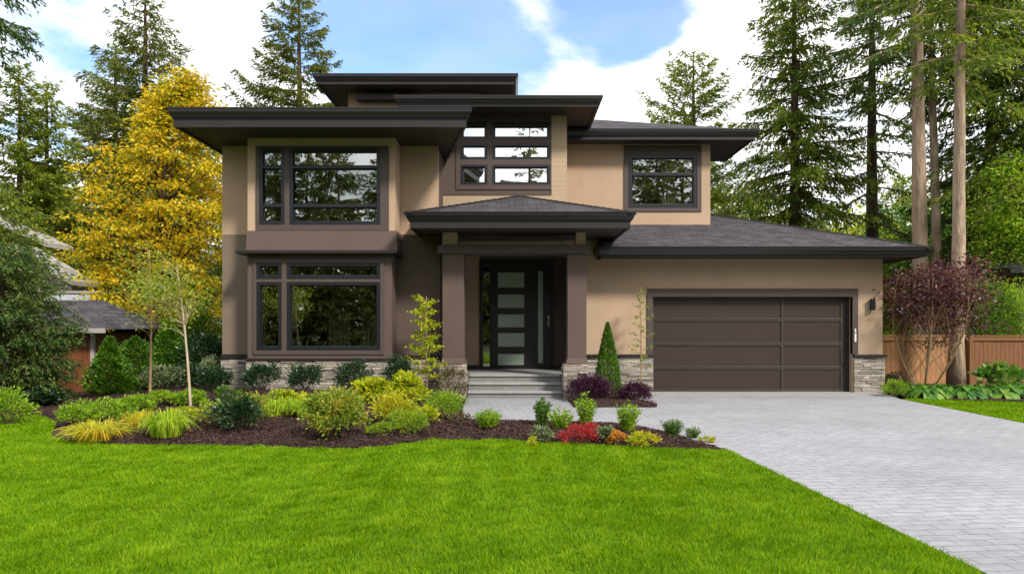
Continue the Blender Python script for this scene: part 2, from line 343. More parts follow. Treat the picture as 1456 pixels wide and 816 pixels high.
M['tuft'] = leaf('green_grass_tuft', [(.14,.28,.02),(.26,.42,.02),(.40,.52,.03),(.52,.58,.06)], .45)

# ------------------------------------------------------------------ ground, lawn, driveway, paths, beds
def sheet(name, pts, z, mat, kind='structure'):
    mb = MB(); mb.poly([(x, y, z) for x, y in pts]); return tag(mb.build(name, mat), kind=kind)

sheet('ground', [(-600, -600), (600, -600), (600, 900), (-600, 900)], -.06, M['soil'])
def drive_edge(y): return 2.93 + max(0, 9.5 - y) * .068
BED_FRONT = [(-7.45, 11.45), (-7.05, 10.75), (-6.45, 10.22), (-5.45, 9.92), (-4.3, 9.86), (-2.9, 9.66), (-2.2, 9.56), (-1.65, 9.86), (-1.1, 10.32), (-.3, 10.38), (.35, 10.22), (1.2, 9.9), (2.05, 9.66), (2.93, 9.48)]
BED_BACK = [(2.45, 11.0), (2.2, 11.55), (1.8, 11.9), (.6, 12.15), (-.5, 12.3), (-.86, 12.6), (-1.0, 14.2), (-1.04, 15.95), (-2.2, 16.0), (-6.8, 16.5), (-6.8, 24), (-16, 24), (-16, 12.6), (-10, 12.5), (-8.9, 13.2), (-7.9, 12.2)]
BED = BED_FRONT + BED_BACK
def bed_y(x): return np.interp(x, [p[0] for p in BED_FRONT], [p[1] for p in BED_FRONT])
lawn_pts = [(-40, -6), (drive_edge(-6), -6)] + [(drive_edge(y), y) for y in (2, 4, 6, 8, 9.48)] + BED_FRONT[::-1][1:] + [(-7.9, 12.2), (-8.9, 13.2), (-10, 12.5), (-16, 12.6), (-40, 14)]
sheet('lawn', lawn_pts, 0.0, M['turf'])
RLAWN = [(8.8, -6), (40, -6), (40, 14.9), (12.0, 15.1), (10.0, 15.55), (9.0, 16.0), (8.8, 15.9)]
tag(MB().poly([(x, y, 0) for x, y in RLAWN]).build('lawn', M['turf']), kind='structure')
dr = [(drive_edge(y), y) for y in (-6, 2, 4, 6, 8, 9.48)] + [(2.45, 11.0), (2.2, 11.55), (1.8, 11.9), (.6, 12.15), (-.5, 12.3), (-.86, 12.6), (-1.0, 14.2), (-1.04, 16.14), (1.6, 16.14), (1.25, 15.5), (1.25, 14.35), (2.95, 14.35), (3.1, 15.0), (2.7, 16.6), (8.8, 16.6), (8.8, -6)]
dr = dr[:-2] + [(8.95, 16.6), (8.8, 15.9), (8.8, -6)]
mb = MB().poly([(x, y, .012) for x, y in dr]); tag(mb.build('driveway', M['paver']), kind='structure')
mb = MB().box(2.6, 9.0, 16.6, 17.72, -.05, .016); tag(mb.build('driveway_strip', M['drive_strip']), kind='structure')  # paler, warmer strip across the driveway before the garage door

rngG = np.random.default_rng(5)
def vnoise(x, y, seed=0, scale=1.0):
    r = np.random.default_rng(seed); out = np.zeros_like(x)
    for k in range(7):
        a = r.uniform(0, 6.28); fr = scale * r.uniform(.6, 2.2); out += np.sin((x*math.cos(a)+y*math.sin(a))*fr + r.uniform(0, 6.28)) / 7**.5
    return out
def inside(px, py, poly):
    x = np.asarray(px); y = np.asarray(py); c = np.zeros(len(x), bool); n = len(poly)
    for i in range(n):
        x0, y0 = poly[i]; x1, y1 = poly[(i+1) % n]
        if y0 == y1: continue
        t = ((y0 > y) != (y1 > y)) & (x < (x1-x0)*(y-y0)/(y1-y0)+x0); c ^= t
    return c

def bed_mesh(name, poly, step, amp, mat, zfun):
    xs = np.arange(min(p[0] for p in poly), max(p[0] for p in poly)+step, step); ys = np.arange(min(p[1] for p in poly), max(p[1] for p in poly)+step, step)
    mb = MB(); mb.poly([(x, y, .016) for x, y in poly])
    gx, gy = np.meshgrid(xs, ys, indexing='ij'); ins = inside(gx.ravel(), gy.ravel(), poly).reshape(gx.shape)
    z = zfun(gx, gy) + amp*vnoise(gx, gy, 3, 9); V = np.stack([gx, gy, z], -1).reshape(-1, 3)
    i, j = np.where(ins[:-1,:-1] & ins[1:,:-1] & ins[1:,1:] & ins[:-1,1:]); n = gx.shape[1]
    q = np.stack([i*n+j, (i+1)*n+j, (i+1)*n+j+1, i*n+j+1], -1)
    k = len(mb.v); mb.v += [tuple(p) for p in V]; mb.f += [[int(a)+k for a in r] for r in q]; mb.uv += [[(0,0)]*4]*len(q)
    return tag(mb.build(name, mat, smooth=True), kind='structure')
def edge_dist(gx, gy, poly):
    d = np.full(gx.shape, 9.0)
    for i in range(len(poly)):
        a = np.array(poly[i]); b = np.array(poly[(i+1) % len(poly)]); ab = b-a; t = np.clip(((gx-a[0])*ab[0]+(gy-a[1])*ab[1])/(ab@ab), 0, 1)
        d = np.minimum(d, np.hypot(gx-a[0]-t*ab[0], gy-a[1]-t*ab[1]))
    return d
FB = [(x, y) for x, y in BED]
def bed_z(gx, gy):
    e = edge_dist(gx, gy, FB); return -.01 + .11*np.clip(e/.55, 0, 1)**.7 + .20*np.clip((gy-10.4)/3.2, 0, 1)*np.clip(e/1.3, 0, 1)*np.clip((-.9-gx)/1.2, 0, 1)*np.clip((gx+9.5)/2, 0, 1)
bed_mesh('planting_bed', FB, .1, .014, M['mulch'], bed_z)
SB = [(1.25, 14.35), (2.95, 14.35), (3.1, 15.0), (2.7, 16.62), (2.6, 17.42), (1.25, 17.42)]
bed_mesh('planting_bed', SB, .08, .012, M['mulch'], lambda x, y: .012+.08*np.clip(edge_dist(x, y, SB)/.4, 0, 1))
RB = [(9.0, 16.05), (10.0, 15.6), (12.0, 15.15), (40, 14.95), (40, 24), (9.3, 24), (9.3, 17)]
tag(MB().poly([(x, y, .03) for x, y in RB]).build('planting_bed', M['mulch']), kind='structure')
def zbed(x, y): return float(bed_z(np.array([[x]]), np.array([[y]]))[0, 0]) if inside([x], [y], FB)[0] else 0.0

def mulch_chips():
    r = np.random.default_rng(8); n = 130000
    x = r.uniform(-8, 3, n); y = r.uniform(9.4, 16.4, n); k = inside(x, y, FB) & (r.uniform(0, 1, n) < np.clip((17-y)/6, .25, 1)); x, y = x[k], y[k]
    x2 = r.uniform(1.2, 3, 2500); y2 = r.uniform(14.4, 16.5, 2500); k2 = inside(x2, y2, SB); x2, y2 = x2[k2], y2[k2]
    z = np.concatenate([bed_z(x[:, None], y[:, None])[:, 0], np.full(len(x2), .06)])
    x = np.concatenate([x, x2]); y = np.concatenate([y, y2]); n = len(x)
    P = np.stack([x, y, z + r.uniform(.0, .03, n)], -1)
    A = r.normal(size=(n, 3)) * [1, 1, .35]; A /= np.linalg.norm(A, axis=1)[:, None]; B = np.cross(A, r.normal(size=(n, 3)) * [.3, .3, 1]); B /= np.linalg.norm(B, axis=1)[:, None]
    l = r.uniform(.008, .028, n)[:, None]; w = r.uniform(.004, .010, n)[:, None]
    V = np.stack([P-A*l-B*w, P+A*l-B*w*.6, P+A*l*.9+B*w, P-A*l*.8+B*w*.8], 1).reshape(-1, 3)
    tag(obj('mulch', mesh_np('mulch', V, np.arange(4*n).reshape(-1, 4)), M['chip']), kind='stuff')
mulch_chips()

def lawn_grass():
    r = np.random.default_rng(11); parts = []
    def sample(x0, x1, y0, y1, dens):
        n = int((x1-x0)*(y1-y0)*dens); return r.uniform(x0, x1, n), r.uniform(y0, y1, n)
    xs, ys, ws = [], [], []
    for (y0, y1, dens, wd) in ((3.2, 4.6, 3500, .0045), (4.6, 6.2, 9500, .0046), (6.2, 8.0, 7500, .0055), (8.0, 10.5, 5500, .007), (10.5, 13.2, 2800, .009)):
        x, y = sample(-.78*y1-1.2, 3.6, y0, y1, dens)
        k = inside(x, y, lawn_pts) & (x < drive_edge(9.5) + np.maximum(0, 9.5-y)*.068 + r.normal(0, .012, len(x)))
        k &= (x > -.78*y-1.2)
        xs.append(x[k]); ys.append(y[k]); ws.append(np.full(k.sum(), wd))
    x, y = sample(8.78, 14.5, 8.5, 16.2, 2600); k = inside(x, y, RLAWN); xs.append(x[k]); ys.append(y[k]); ws.append(np.full(k.sum(), .010))
    x = np.concatenate(xs); y = np.concatenate(ys); w = np.concatenate(ws); n = len(x)
    big = vnoise(x, y*1.4, 21, 5.5); fine = vnoise(x, y*1.3, 22, 15.0)
    h = .040 * (1 + .14*big + .24*fine) * r.uniform(.6, 1.25, n); h = np.maximum(h, .018)
    az = r.uniform(0, 6.28, n) ; lx = vnoise(x, y, 31, 2.4)*.18+vnoise(x, y*1.3, 33, 7.5)*.34 + np.cos(az)*.6; ly = vnoise(x, y, 32, 2.4)*.18+vnoise(x, y*1.3, 34, 7.5)*.34 + np.sin(az)*.6
    P = np.stack([x, y, np.zeros(n)+.002], -1); sa = r.uniform(0, 6.28, n); S = np.stack([np.cos(sa), np.sin(sa), np.zeros(n)], -1)*w[:, None]*.5*r.uniform(.7, 1.3, n)[:, None]
    Lv = np.stack([lx, ly, np.zeros(n)], -1)*h[:, None]
    up = np.zeros((n, 3)); up[:, 2] = h
    m = P + up*.55 + Lv*.25; tip = P + up*.95 + Lv*.85
    V = np.stack([P-S, P+S, m+S*.8, m-S*.8, tip], 1).reshape(-1, 3); b = np.arange(n)*5
    q = np.stack([b, b+1, b+2, b+3], -1); t = np.stack([b+3, b+2, b+4], -1)
    tag(obj('grass', mesh_np('grass', V, q, t), M['blade']), kind='stuff')
lawn_grass()

# ------------------------------------------------------------------ house
house = thing('house', 'two storey tan and brown stucco house with flat dark eaves and double garage', 'house', (0, 17, 0))
house.location = (0, 0, 0)
def part(mb, name, mat, parent=None, **k): return mb.build(name, mat, parent if parent is not None else house, **k)

def wall(name, x0, x1, z0, z1, y, th, mat, holes=()):
    """front wall in the XZ plane with rectangular openings"""
    xs = sorted({x0, x1, *[h[0] for h in holes], *[h[1] for h in holes]}); zs = sorted({z0, z1, *[h[2] for h in holes], *[h[3] for h in holes]})
    mb = MB()
    for a, b in zip(xs, xs[1:]):
        for c, d in zip(zs, zs[1:]):
            if any(h[0] <= a+1e-6 and b <= h[1]+1e-6 and h[2] <= c+1e-6 and d <= h[3]+1e-6 for h in holes): continue
            mb.poly([(a,y,c),(b,y,c),(b,y,d),(a,y,d)]); mb.poly([(a,y+th,c),(a,y+th,d),(b,y+th,d),(b,y+th,c)])
    for h in list(holes) + [(x0, x1, z0, z1)]:
        a, b, c, d = h
        mb.poly([(a,y,c),(a,y,d),(a,y+th,d),(a,y+th,c)]); mb.poly([(b,y,c),(b,y+th,c),(b,y+th,d),(b,y,d)])
        mb.poly([(a,y,c),(a,y+th,c),(b,y+th,c),(b,y,c)]); mb.poly([(a,y,d),(b,y,d),(b,y+th,d),(a,y+th,d)])
    return part(mb, name, mat)

def window(x0, x1, z0, z1, y, rows, glass, fw=.075, depth=.10):
    """frame with rails at the given heights, one pane mesh behind"""
    mb = MB(); y0, y1 = y-.015, y+depth
    mb.box(x0, x0+fw, y0, y1, z0, z1).box(x1-fw, x1, y0, y1, z0, z1)
    for z in (z0, z1-fw): mb.box(x0+fw, x1-fw, y0+.001, y1-.001, z, z+fw)
    edges = [z0+fw] + [e for z in rows for e in (z-fw*.42, z+fw*.42)] + [z1-fw]
    for z in rows: mb.box(x0+fw, x1-fw, y0+.004, y1-.002, z-fw*.42, z+fw*.42)
    s = .022                                             # inner sash step
    for a, b in zip(edges[::2], edges[1::2]):
        xa, xb = x0+fw, x1-fw
        mb.box(xa, xa+s, y+.035, y1-.004, a, b).box(xb-s, xb, y+.035, y1-.004, a, b).box(xa+s, xb-s, y+.036, y1-.005, a, a+s).box(xa+s, xb-s, y+.036, y1-.005, b-s, b)
    o = part(mb, 'window', M['frame'], bevel=.004)
    g = MB()
    for a, b in zip(edges[::2], edges[1::2]): g.box(x0+fw+.004, x1-fw-.004, y+.062, y+.070, a+.003, b-.003)
    g.build('pane', glass, o)
    return o

def trim(name, x0, x1, z0, z1, y, th, holes, mat, bevel=.004):
    """flat trim board with openings, made of bars that butt end to end"""
    xs = sorted({x0, x1, *[h[0] for h in holes], *[h[1] for h in holes]}); mb = MB()
    for a, b in zip(xs, xs[1:]):
        hs = sorted([h for h in holes if h[0] <= a+1e-6 and b <= h[1]+1e-6], key=lambda h: h[2]); z = z0
        for h in hs:
            if h[2] > z+1e-4: mb.box(a, b, y-th, y+.02, z, h[2])
            z = h[3]
        if z < z1-1e-4: mb.box(a, b, y-th, y+.02, z, z1)
    return part(mb, name, mat)

def stone_band(mb, a0, a1, z0, z1, c, r, axis='x', out=-1, th=.07):
    z = z0
    while z < z1-.006:
        h = min(r.uniform(.028, .062), z1-z)
        if z1-(z+h) < .02: h = z1-z
        a = a0 - r.uniform(0, .2); 
        while a < a1:
            l = r.uniform(.12, .52); b = min(a+l, a1); aa = max(a, a0)
            if b-aa > .02:
                e = r.uniform(.0, .032); p0, p1 = (c+out*e, c-out*th)
                lo, hi = min(p0, p1), max(p0, p1); dz = r.uniform(0, .006)
                if axis == 'x': mb.box(aa+.002, b-.002, lo, hi, z+.002, z+h-.003-dz)
                else: mb.box(lo, hi, aa+.002, b-.002, z+.002, z+h-.003-dz)
            a = b
        z += h
    return mb
rs = random.Random(4)

# planes
YB, YW, YT, YG, YU, YD = 15.7, 16.4, 17.6, 17.5, 19.2, 18.9
LX0, LX1 = PX(316, YW), PX(626, YW)
BX0, BX1, BX1u = PX(352, YB), PX(557, YB), PX(562, YB)
zst = .90                                                # top of the stone base
# ---- left wing lower
WL = lambda a, b, c, d, Y: (PX(a, Y), PX(b, Y), PZ(d, Y), PZ(c, Y))
low_holes = [WL(365, 401, 374, 397, YB), WL(408, 541, 374, 397, YB), WL(365, 401, 401, 498, YB), WL(408, 541, 401, 498, YB)]
wall('wall', BX0, BX1, zst-.1, 3.26, YB, .16, M['brown'], low_holes)
zb = 3.79
wall('wall', LX0, BX0-.001, zst-.1, zb+.0, YW, .16, M['taupe'])
wall('wall', BX1+.001, LX1, zst-.1, zb+.0, YW, .16, M['brown'])
part(MB().box(BX1-.16, BX1-.001, YB+.16, YW+.158, zst-.1, 3.26), 'bay_side', M['brown']); part(MB().box(BX0+.001, BX0+.16, YB+.16, YW+.158, zst-.1, 3.26), 'bay_side', M['brown'])
trim('window_surround', PX(360, YB), PX(546, YB), PZ(504, YB), PZ(368, YB), YB, .025, low_holes, M['trim'])
for h in low_holes: window(*h, YB, [], M['glass'])
part(MB().box(LX0-.02, BX0-.01, YW-.05, YW+.05, zst-.01, zst+.11), 'base_ledge', M['dark'], bevel=.006)
part(MB().box(BX0-.03, BX1+.03, YB-.06, YB+.05, zst-.015, zst+.05), 'base_ledge', M['dark'], bevel=.006)
part(MB().box(BX1+.032, LX1-.01, YW-.05, YW+.05, zst-.01, zst+.09), 'base_ledge', M['dark'], bevel=.006)
mb = stone_band(MB(), BX0-.02, BX1+.02, 0, zst-.02, YB-.02, rs); stone_band(mb, YB+.05, YW, 0, zst-.02, BX1-.02, rs, 'y', 1); part(mb, 'stone_base', M['stone'])
mb = stone_band(MB(), LX0-.02, BX0-.02, 0, zst-.015, YW-.02, rs); stone_band(mb, YW, YW+4, 0, zst-.02, LX0+.02, rs, 'y', -1); part(mb, 'stone_base', M['stone'])
part(stone_band(MB(), BX1+.02, LX1, 0, zst-.015, YW-.02, rs), 'stone_base', M['stone'])
part(MB().box(LX0+.06, LX1-.05, YW+.05, YW+.2, -.1, zst-.1).box(BX0+.06, BX1-.06, YB+.05, YW+.05, -.1, zst-.05), 'foundation', M['step'])
# flared band and ledge between the storeys
BFx1 = PX(566, YB)
mb = MB().hexa([(BX0-.01, YB-.10, 3.34), (BFx1, YB-.10, 3.34), (BFx1, YW, 3.34), (BX0-.01, YW, 3.34)], [(BX0-.01, YB-.02, zb), (BFx1-.03, YB-.02, zb), (BFx1-.03, YW, zb), (BX0-.01, YW, zb)])
part(mb, 'bay_band', M['brown'], bevel=.01)
mb = MB().box(PX(340, YB), BFx1+.02, YB-.24, YW-.002, 3.262, 3.337); part(mb, 'bay_ledge', M['dark'], bevel=.008)
# ---- left wing upper
zs = 6.08                                                # soffit of the left wing
up_holes = [WL(369, 405, 211, 320, YB), WL(412, 541, 211, 320, YB)]
wall('wall', BX0, BX1u, zb, zs+.05, YB, .16, M['tan'], up_holes)
wall('wall', LX0, BX0-.001, zb+.002, zs+.05, YW, .16, M['tan']); wall('wall', BX1u+.001, LX1-.05, zb+.002, zs+.05, YW, .16, M['tan'])
part(MB().box(BX1u-.16, BX1u-.001, YB+.16, YW+.158, zb, zs+.04), 'bay_side', M['tan']); part(MB().box(BX0+.001, BX0+.16, YB+.16, YW+.158, zb, zs+.04), 'bay_side', M['tan'])
trim('window_surround', PX(364, YB), PX(553, YB), zb+.005, PZ(208, YB), YB, .025, up_holes, M['trim'])
for h in up_holes: window(*h, YB, [PZ(238, YB), PZ(293, YB)], M['glass'])
part(MB().box(LX0, LX0+.16, YW+.161, 26, -.1, zs+.04), 'side_wall', M['taupe'])
part(MB().box(LX1-.21, LX1-.05, YW+.161, YT+.1, zb+.002, zs+.04), 'side_wall', M['brown'])
part(MB().box(LX1-.16, LX1, YW+.161, YD, -.1, zb), 'side_wall', M['brown'])
part(MB().box(LX0, 1.3, 26, 26.15, -.1, 6.0).box(1.302, 9.2, 25.95, 26.1, -.1, 3.3), 'back_wall', M['room'])
part(MB().box(LX0+.17, LX1-.22, YW+.2, 25.9, 3.36, 3.5).box(LX0+.17, LX1-.22, YW+.2, 25.9, .45, .55), 'room_floor', M['cedar_dark'])
part(MB().box(LX0+.17, LX1-.22, 21.0, 21.15, .56, 6.1), 'room_wall', M['room'])

# ---- eaves and roofs
def eave(path, ztop, gh, fh, parent, soffit_poly, zsof=None):
    """gutter and fascia swept along an open path (outside on the right hand), with a soffit below"""
    P = [np.array(p, float) for p in path]; n = len(P); off = []
    for i in range(n):
        ds = []
        if i > 0: d = P[i]-P[i-1]; ds.append(d/np.linalg.norm(d))
        if i < n-1: d = P[i+1]-P[i]; ds.append(d/np.linalg.norm(d))
        ns = [np.array([d[1], -d[0]]) for d in ds]
        if len(ns) == 2: m = ns[0]+ns[1]; m = m/ (m@ns[0]); off.append(m)
        else: off.append(ns[0])
    def sweep(prof, name, mat):
        mb = MB(); k = len(prof); rings = [[(P[i][0]+off[i][0]*o, P[i][1]+off[i][1]*o, ztop+z) for o, z in prof] for i in range(n)]
        for i in range(n-1):
            for j in range(k):
                j2 = (j+1) % k; mb.poly([rings[i][j], rings[i+1][j], rings[i+1][j2], rings[i][j2]])
        mb.poly(rings[0]); mb.poly(rings[-1][::-1])
        return mb.build(name, mat, parent)
    sweep([(.002, -gh), (.075, -gh), (.085, -gh*.8), (.118, -gh*.45), (.120, -.03), (.132, -.025), (.132, 0), (.108, 0), (.104, -.03), (.002, -.03)], 'gutter', M['gutter'])
    sweep([(-.03, -gh-fh), (.03, -gh-fh), (.03, -gh-.035), (.045, -gh-.033), (.045, -gh-.003), (-.03, -gh-.003)], 'fascia', M['dark'])
    zf = ztop-gh-fh+.03 if zsof is None else zsof
    mb = MB().prism(soffit_poly, zf, zf+.02); mb.build('soffit', M['soffit'], parent)

def roof(polys, name='roof'):
    """polygons with UVs laid along each slope, in metres"""
    mb = MB()
    for pts in polys:
        p = [np.array(q, float) for q in pts]; nrm = np.zeros(3)
        for i in range(len(p)): nrm += np.cross(p[i]-p[0], p[(i+1) % len(p)]-p[0])
        nrm /= np.linalg.norm(nrm)+1e-9
        u = np.cross([0, 0, 1], nrm); u = u/np.linalg.norm(u) if np.linalg.norm(u) > 1e-3 else np.array([1.0, 0, 0]); v = np.cross(nrm, u)
        mb.poly(pts, [(float(q@u)+30, float(q@v)+30) for q in p])
    return mb.build(name, M['shingle'], house, uv=True)

def hip(x0, x1, y0, y1, z, pitch, oh=.1):
    x0 -= oh; x1 += oh; y0 -= oh; y1 += oh; z -= oh*pitch
    w = (x1-x0)/2; d = (y1-y0)/2
    if d >= w: a = ((x0+x1)/2, y0+w, z+w*pitch); b = ((x0+x1)/2, y1-w, z+w*pitch); 
    else: a = (x0+d, y0+d, z+d*pitch); b = (x1-d, y0+d, z+d*pitch)
    A, B, C_, D = (x0, y0, z), (x1, y0, z), (x1, y1, z), (x0, y1, z)
    if d >= w: return [[A, B, a], [B, C_, b, a], [C_, D, b], [D, A, a, b], [A, D, C_, B]]
    return [[A, B, b, a], [B, C_, b], [C_, D, a, b], [D, A, a], [A, D, C_, B]]

# left wing
x0, x1, y0, zt = PX(250, 14.75), PX(661, 14.75), 14.75, PZ(154, 14.7)
sl_ = .62/(YT-.05-y0); hp_ = hip(x0, x1, y0, 26.4, zt+.01, .315)        # its inner side runs back at a slight angle
(A_, B_, a_), (_, Cq, b_, _) = hp_[0], hp_[1]; Cq = (Cq[0]-sl_*(26.5-y0), Cq[1], Cq[2])
b_ = (b_[0]-1.2, b_[1], b_[2]); D_ = hp_[2][1]
r1 = roof([[A_, B_, a_], [B_, Cq, a_], [Cq, b_, a_], [Cq, D_, b_], [D_, A_, a_], [D_, a_, b_], [A_, D_, Cq, B_]]); eave([(x0, 26.4), (x0, y0), (x1, y0), (x1-.62, YT-.05)], zt, .2, .19, r1, [(x0, y0), (x1, y0), (x1-.62, YT-.05), (x1-2, 26.3), (x0, 26.3)])
# tower
TX0, TX1 = PX(569, 16.75), PX(849, 16.75); zt = PZ(137, 16.7)
r2 = roof(hip(TX0, TX1, 16.75, 23, zt+.01, .28)); eave([(TX0, 23), (TX0, 16.75), (TX1, 16.75), (TX1, 23)], zt, .16, .075, r2, [(TX0, 16.75), (TX1, 16.75), (TX1, 22.9), (TX0, 22.9)])
# top block
zt = PZ(105, 19.5); x0, x1 = PX(452, 19.6), PX(730, 19.6)
r3 = roof(hip(x0, x1, 19.6, 25, zt+.01, .27)); eave([(x0, 25), (x0, 19.6), (x1, 19.6), (x1, 25), ], zt, .17, .1, r3, [(x0, 19.6), (x1, 19.6), (x1, 24.9), (x0, 24.9)])
X0, X1 = PX(495, 20.4), PX(684, 20.4)
part(MB().box(X0, X1, 20.4, 24.6, 6.2, zt-.2), 'wall', M['tan_siding'])
part(MB().box(PX(507, 20.2), PX(590, 20.2), 20.05, 20.39, PZ(143, 20.2), PZ(137, 20.2)), 'roof_ledge', M['dark'])
# tower walls
tw = [WL(a, b, c, d, YT) for (a, b) in ((655, 693), (700, 782)) for (c, d) in ((174, 198), (205, 227), (235, 263))]
BPX = PX(784, YT)
zt_t = PZ(275.5, YT)
wall('wall', LX1-.2, BPX, zt_t, 7.0, YT, .15, M['brown'], tw)
for h in tw: window(*h, YT, [], M['glass_hi'], fw=.055)
trim('window_surround', PX(648, YT), BPX-.002, PZ(270, YT), PZ(169, YT), YT, .022, tw, M['trim'])
RX = PX(806, YT)
mb = MB()                                                # tan lap siding strip beside the tower windows and under them
z = 3.6
while z < 6.98:
    a = BPX+.002
    if z+.12 < zt_t: a = LX1-.2
    mb.hexa([(a, YT-.022, z), (RX, YT-.022, z), (RX, YT+.1, z), (a, YT+.1, z)], [(a, YT-.020, z+.1192), (RX, YT-.020, z+.1192), (RX, YT+.1, z+.118), (a, YT+.1, z+.118)]); z += .12
part(mb, 'siding', M['tan_siding'])
part(MB().box(LX1-.21, BPX-.002, YT-.03, YT+.1, zt_t-.05, zt_t-.001), 'window_ledge', M['trim'])
part(MB().box(RX-.12, RX-.002, YT+.101, 23, 3.6, 6.98), 'side_wall', M['tan'])
part(MB().box(LX1-.1, RX-.13, 20.5, 20.6, 3.6, 6.98), 'room_wall', M['room'])
# upper right block
UX0, UX1 = RX+.0, PX(1010, YU); zs2 = 6.575
uw = [WL(893, 991, 220, 296, YU)]
wall('wall', UX0, UX1, 3.9, zs2+.04, YU, .16, M['tan'], uw)
window(*uw[0], YU, [PZ(248, YU)], M['glass'], fw=.1)
trim('window_surround', PX(887, YU), PX(997, YU), PZ(301, YU), zs2-.004, YU, .03, uw, M['trim'])
part(MB().box(UX1-.16, UX1-.001, YU+.161, 23.4, 3.9, zs2+.03), 'side_wall', M['tan'])
part(MB().box(UX0, UX1-.17, 22.3, 22.4, 3.9, 6.6).box(UX0, UX1-.17, YU+.17, 22.3, 3.9, 4.0), 'room_wall', M['room'])
yf = 18.65; x1 = PX(1071, yf); zt = PZ(184, 18.6); p = .36; x0 = RX+.03; d = 3.9; o = .1
zq = zt+.01-o*p; a = (x0, yf-o, zq); b = (x1+o, yf-o, zq); c = (x1-d, yf+d, zq+(d+o)*p); e = (x0, yf+d, zq+(d+o)*p); g = (x1+o, 21.3, zq); h_ = (x0, 23.4, zq); k = (x1-d, 23.4, zq)
r4 = roof([[a, b, c, e], [b, g, c], [g, k, c], [c, k, h_, e], [a, e, h_], [a, h_, k, g, b]]); eave([(x0, yf), (x1, yf), (x1, 21.3)], zt, .16, .11, r4, [(x0, yf), (x1, yf), (x1, 21.25), (UX1-.02, 21.25), (UX1-.02, 23), (x0, 23)])
# garage
gx0, gx1 = PX(834, YG), PX(1255, YG); zsg = 3.36
YGD = YG
OP = (PX(928, YG), PX(1211.5, YG), -.01, PZ(422, YG))
wall('wall', gx0, gx1, -.05, zsg+.04, YG, .16, M['tan'], [OP])
part(MB().box(RX-.1, 2.3, YG+.02, YG+.16, zsg+.041, 4.4), 'wall', M['tan'])
part(MB().box(gx1-.16, gx1-.001, YG+.161, 25.8, -.05, zsg+.03), 'side_wall', M['tan'])
part(MB().box(gx0, gx1-.17, 21, 21.1, -.05, 3.3).box(gx0, gx1-.17, YG+.3, 21, 3.2, 3.25), 'room_wall', M['room'])
yf = 16.68; x0, x1 = PX(857, yf), PX(1315, yf); zt = PZ(350.5, 16.6); p = .345; d = 4.6
zq = zt+.01-o*p; a = (x0, yf-o, zq); b = (x1+o, yf-o, zq); c = (x1-d, yf+d, zq+(d+o)*p); e = (x0, yf+d, zq+(d+o)*p); g = (x1+o, 26.2, zq); k = (x1-d, 26.2-d, zq+(d+o)*p); h_ = (x0, 26.2-d, k[2]); m_ = (x0, 26.2, zq)
r5 = roof([[a, b, c, e], [b, g, k, c], [e, c, k, h_], [g, m_, h_, k], [a, e, h_, m_], [a, m_, g, b]]); eave([(x0, YG), (x0, yf), (x1, yf), (x1, 26.2)], zt, .19, .05, r5, [(x0, yf), (x1, yf), (x1, 26.1), (x0, 26.1)])
# hip cap shingles
def cap(p0, p1, parent, w=.13):
    p0 = np.array(p0); p1 = np.array(p1); L_ = np.linalg.norm(p1-p0); t = (p1-p0)/L_; s = np.cross(t, [0, 0, 1.0]); s /= np.linalg.norm(s); n_ = np.cross(s, t); mb = MB(); q = 0
    while q < L_-.05:
        r_ = min(q+.24, L_); A = p0+t*q+n_*.018; B = p0+t*r_+n_*.006
        mb.poly([A-s*w-n_*.045, A+n_*.012, B+n_*.012, B-s*w-n_*.045]); mb.poly([A+n_*.012, A+s*w-n_*.045, B+s*w-n_*.045, B+n_*.012]); mb.poly([A-s*w-n_*.045, A+s*w-n_*.045, A+n_*.012]); q += .2
    mb.build('ridge_cap', M['shingle'], parent, uv=True)
cap(b, c, r5)
# garage door, its trim, the lock and the lamp
mb = MB(); mb.box(PX(919.6, YG), OP[0], YG-.03, YG+.1, zst+.06, OP[3]).box(OP[1], PX(1219.5, YG), YG-.03, YG+.1, zst+.06, OP[3]).box(PX(919.6, YG), PX(1219.5, YG), YG-.032, YG+.1, OP[3], PZ(410.5, YG))
part(mb, 'garage_door_trim', M['trim'], bevel=.005)
yd = YG+.17; dx0, dx1 = OP[0]+.005, PX(1198, yd)
gd = part(MB().box(dx0, dx1, yd, yd+.06, .015, OP[3]+.04), 'garage_door', M['garage'])
zd = [.02]+[PZ(v, yd) for v in (523, 489.5, 455)]+[OP[3]+.02]; sx = PX(1112, yd); mb = MB()
for i, zz in enumerate(zd):
    hh = .035
    if i in (0,): mb.box(dx0, dx1, yd-.022, yd+.01, zz, zz+.05)
    elif i == 4: mb.box(dx0, dx1, yd-.022, yd+.01, zz-.06, zz)
    else: mb.box(dx0, dx1, yd-.022, yd+.01, zz+.006, zz+hh+.01).box(dx0, dx1, yd-.0225, yd+.01, zz-hh, zz-.006)
for i in range(4):
    lo = zd[i]+(.05 if i == 0 else .045); hi = zd[i+1]-(.06 if i == 3 else .035)
    for xa, w in ((dx0, .06), (sx-.035, .07), (dx1-.06, .06)): mb.box(xa, xa+w, yd-.0215, yd+.01, lo, hi)
mb.build('rail_frame', M['garage_rail'], gd, bevel=.004)
part(MB().box(dx1+.005, OP[1]+.05, yd-.03, yd+.1, .015, OP[3]+.05), 'garage_jamb', M['dark'], bevel=.004)
part(MB().box(OP[0], OP[1], yd-.01, yd+.1, OP[3]-.06, OP[3]+.05).box(OP[0]-.0, OP[1], YG+.12, yd+.01, OP[3], OP[3]+.05), 'garage_head', M['dark'])
kx = PX(1215, YG); kp = part(MB().box(kx-.022, kx+.022, YG-.055, YG-.03, PZ(486, YG), PZ(474, YG)), 'keypad', M['white'], bevel=.006)
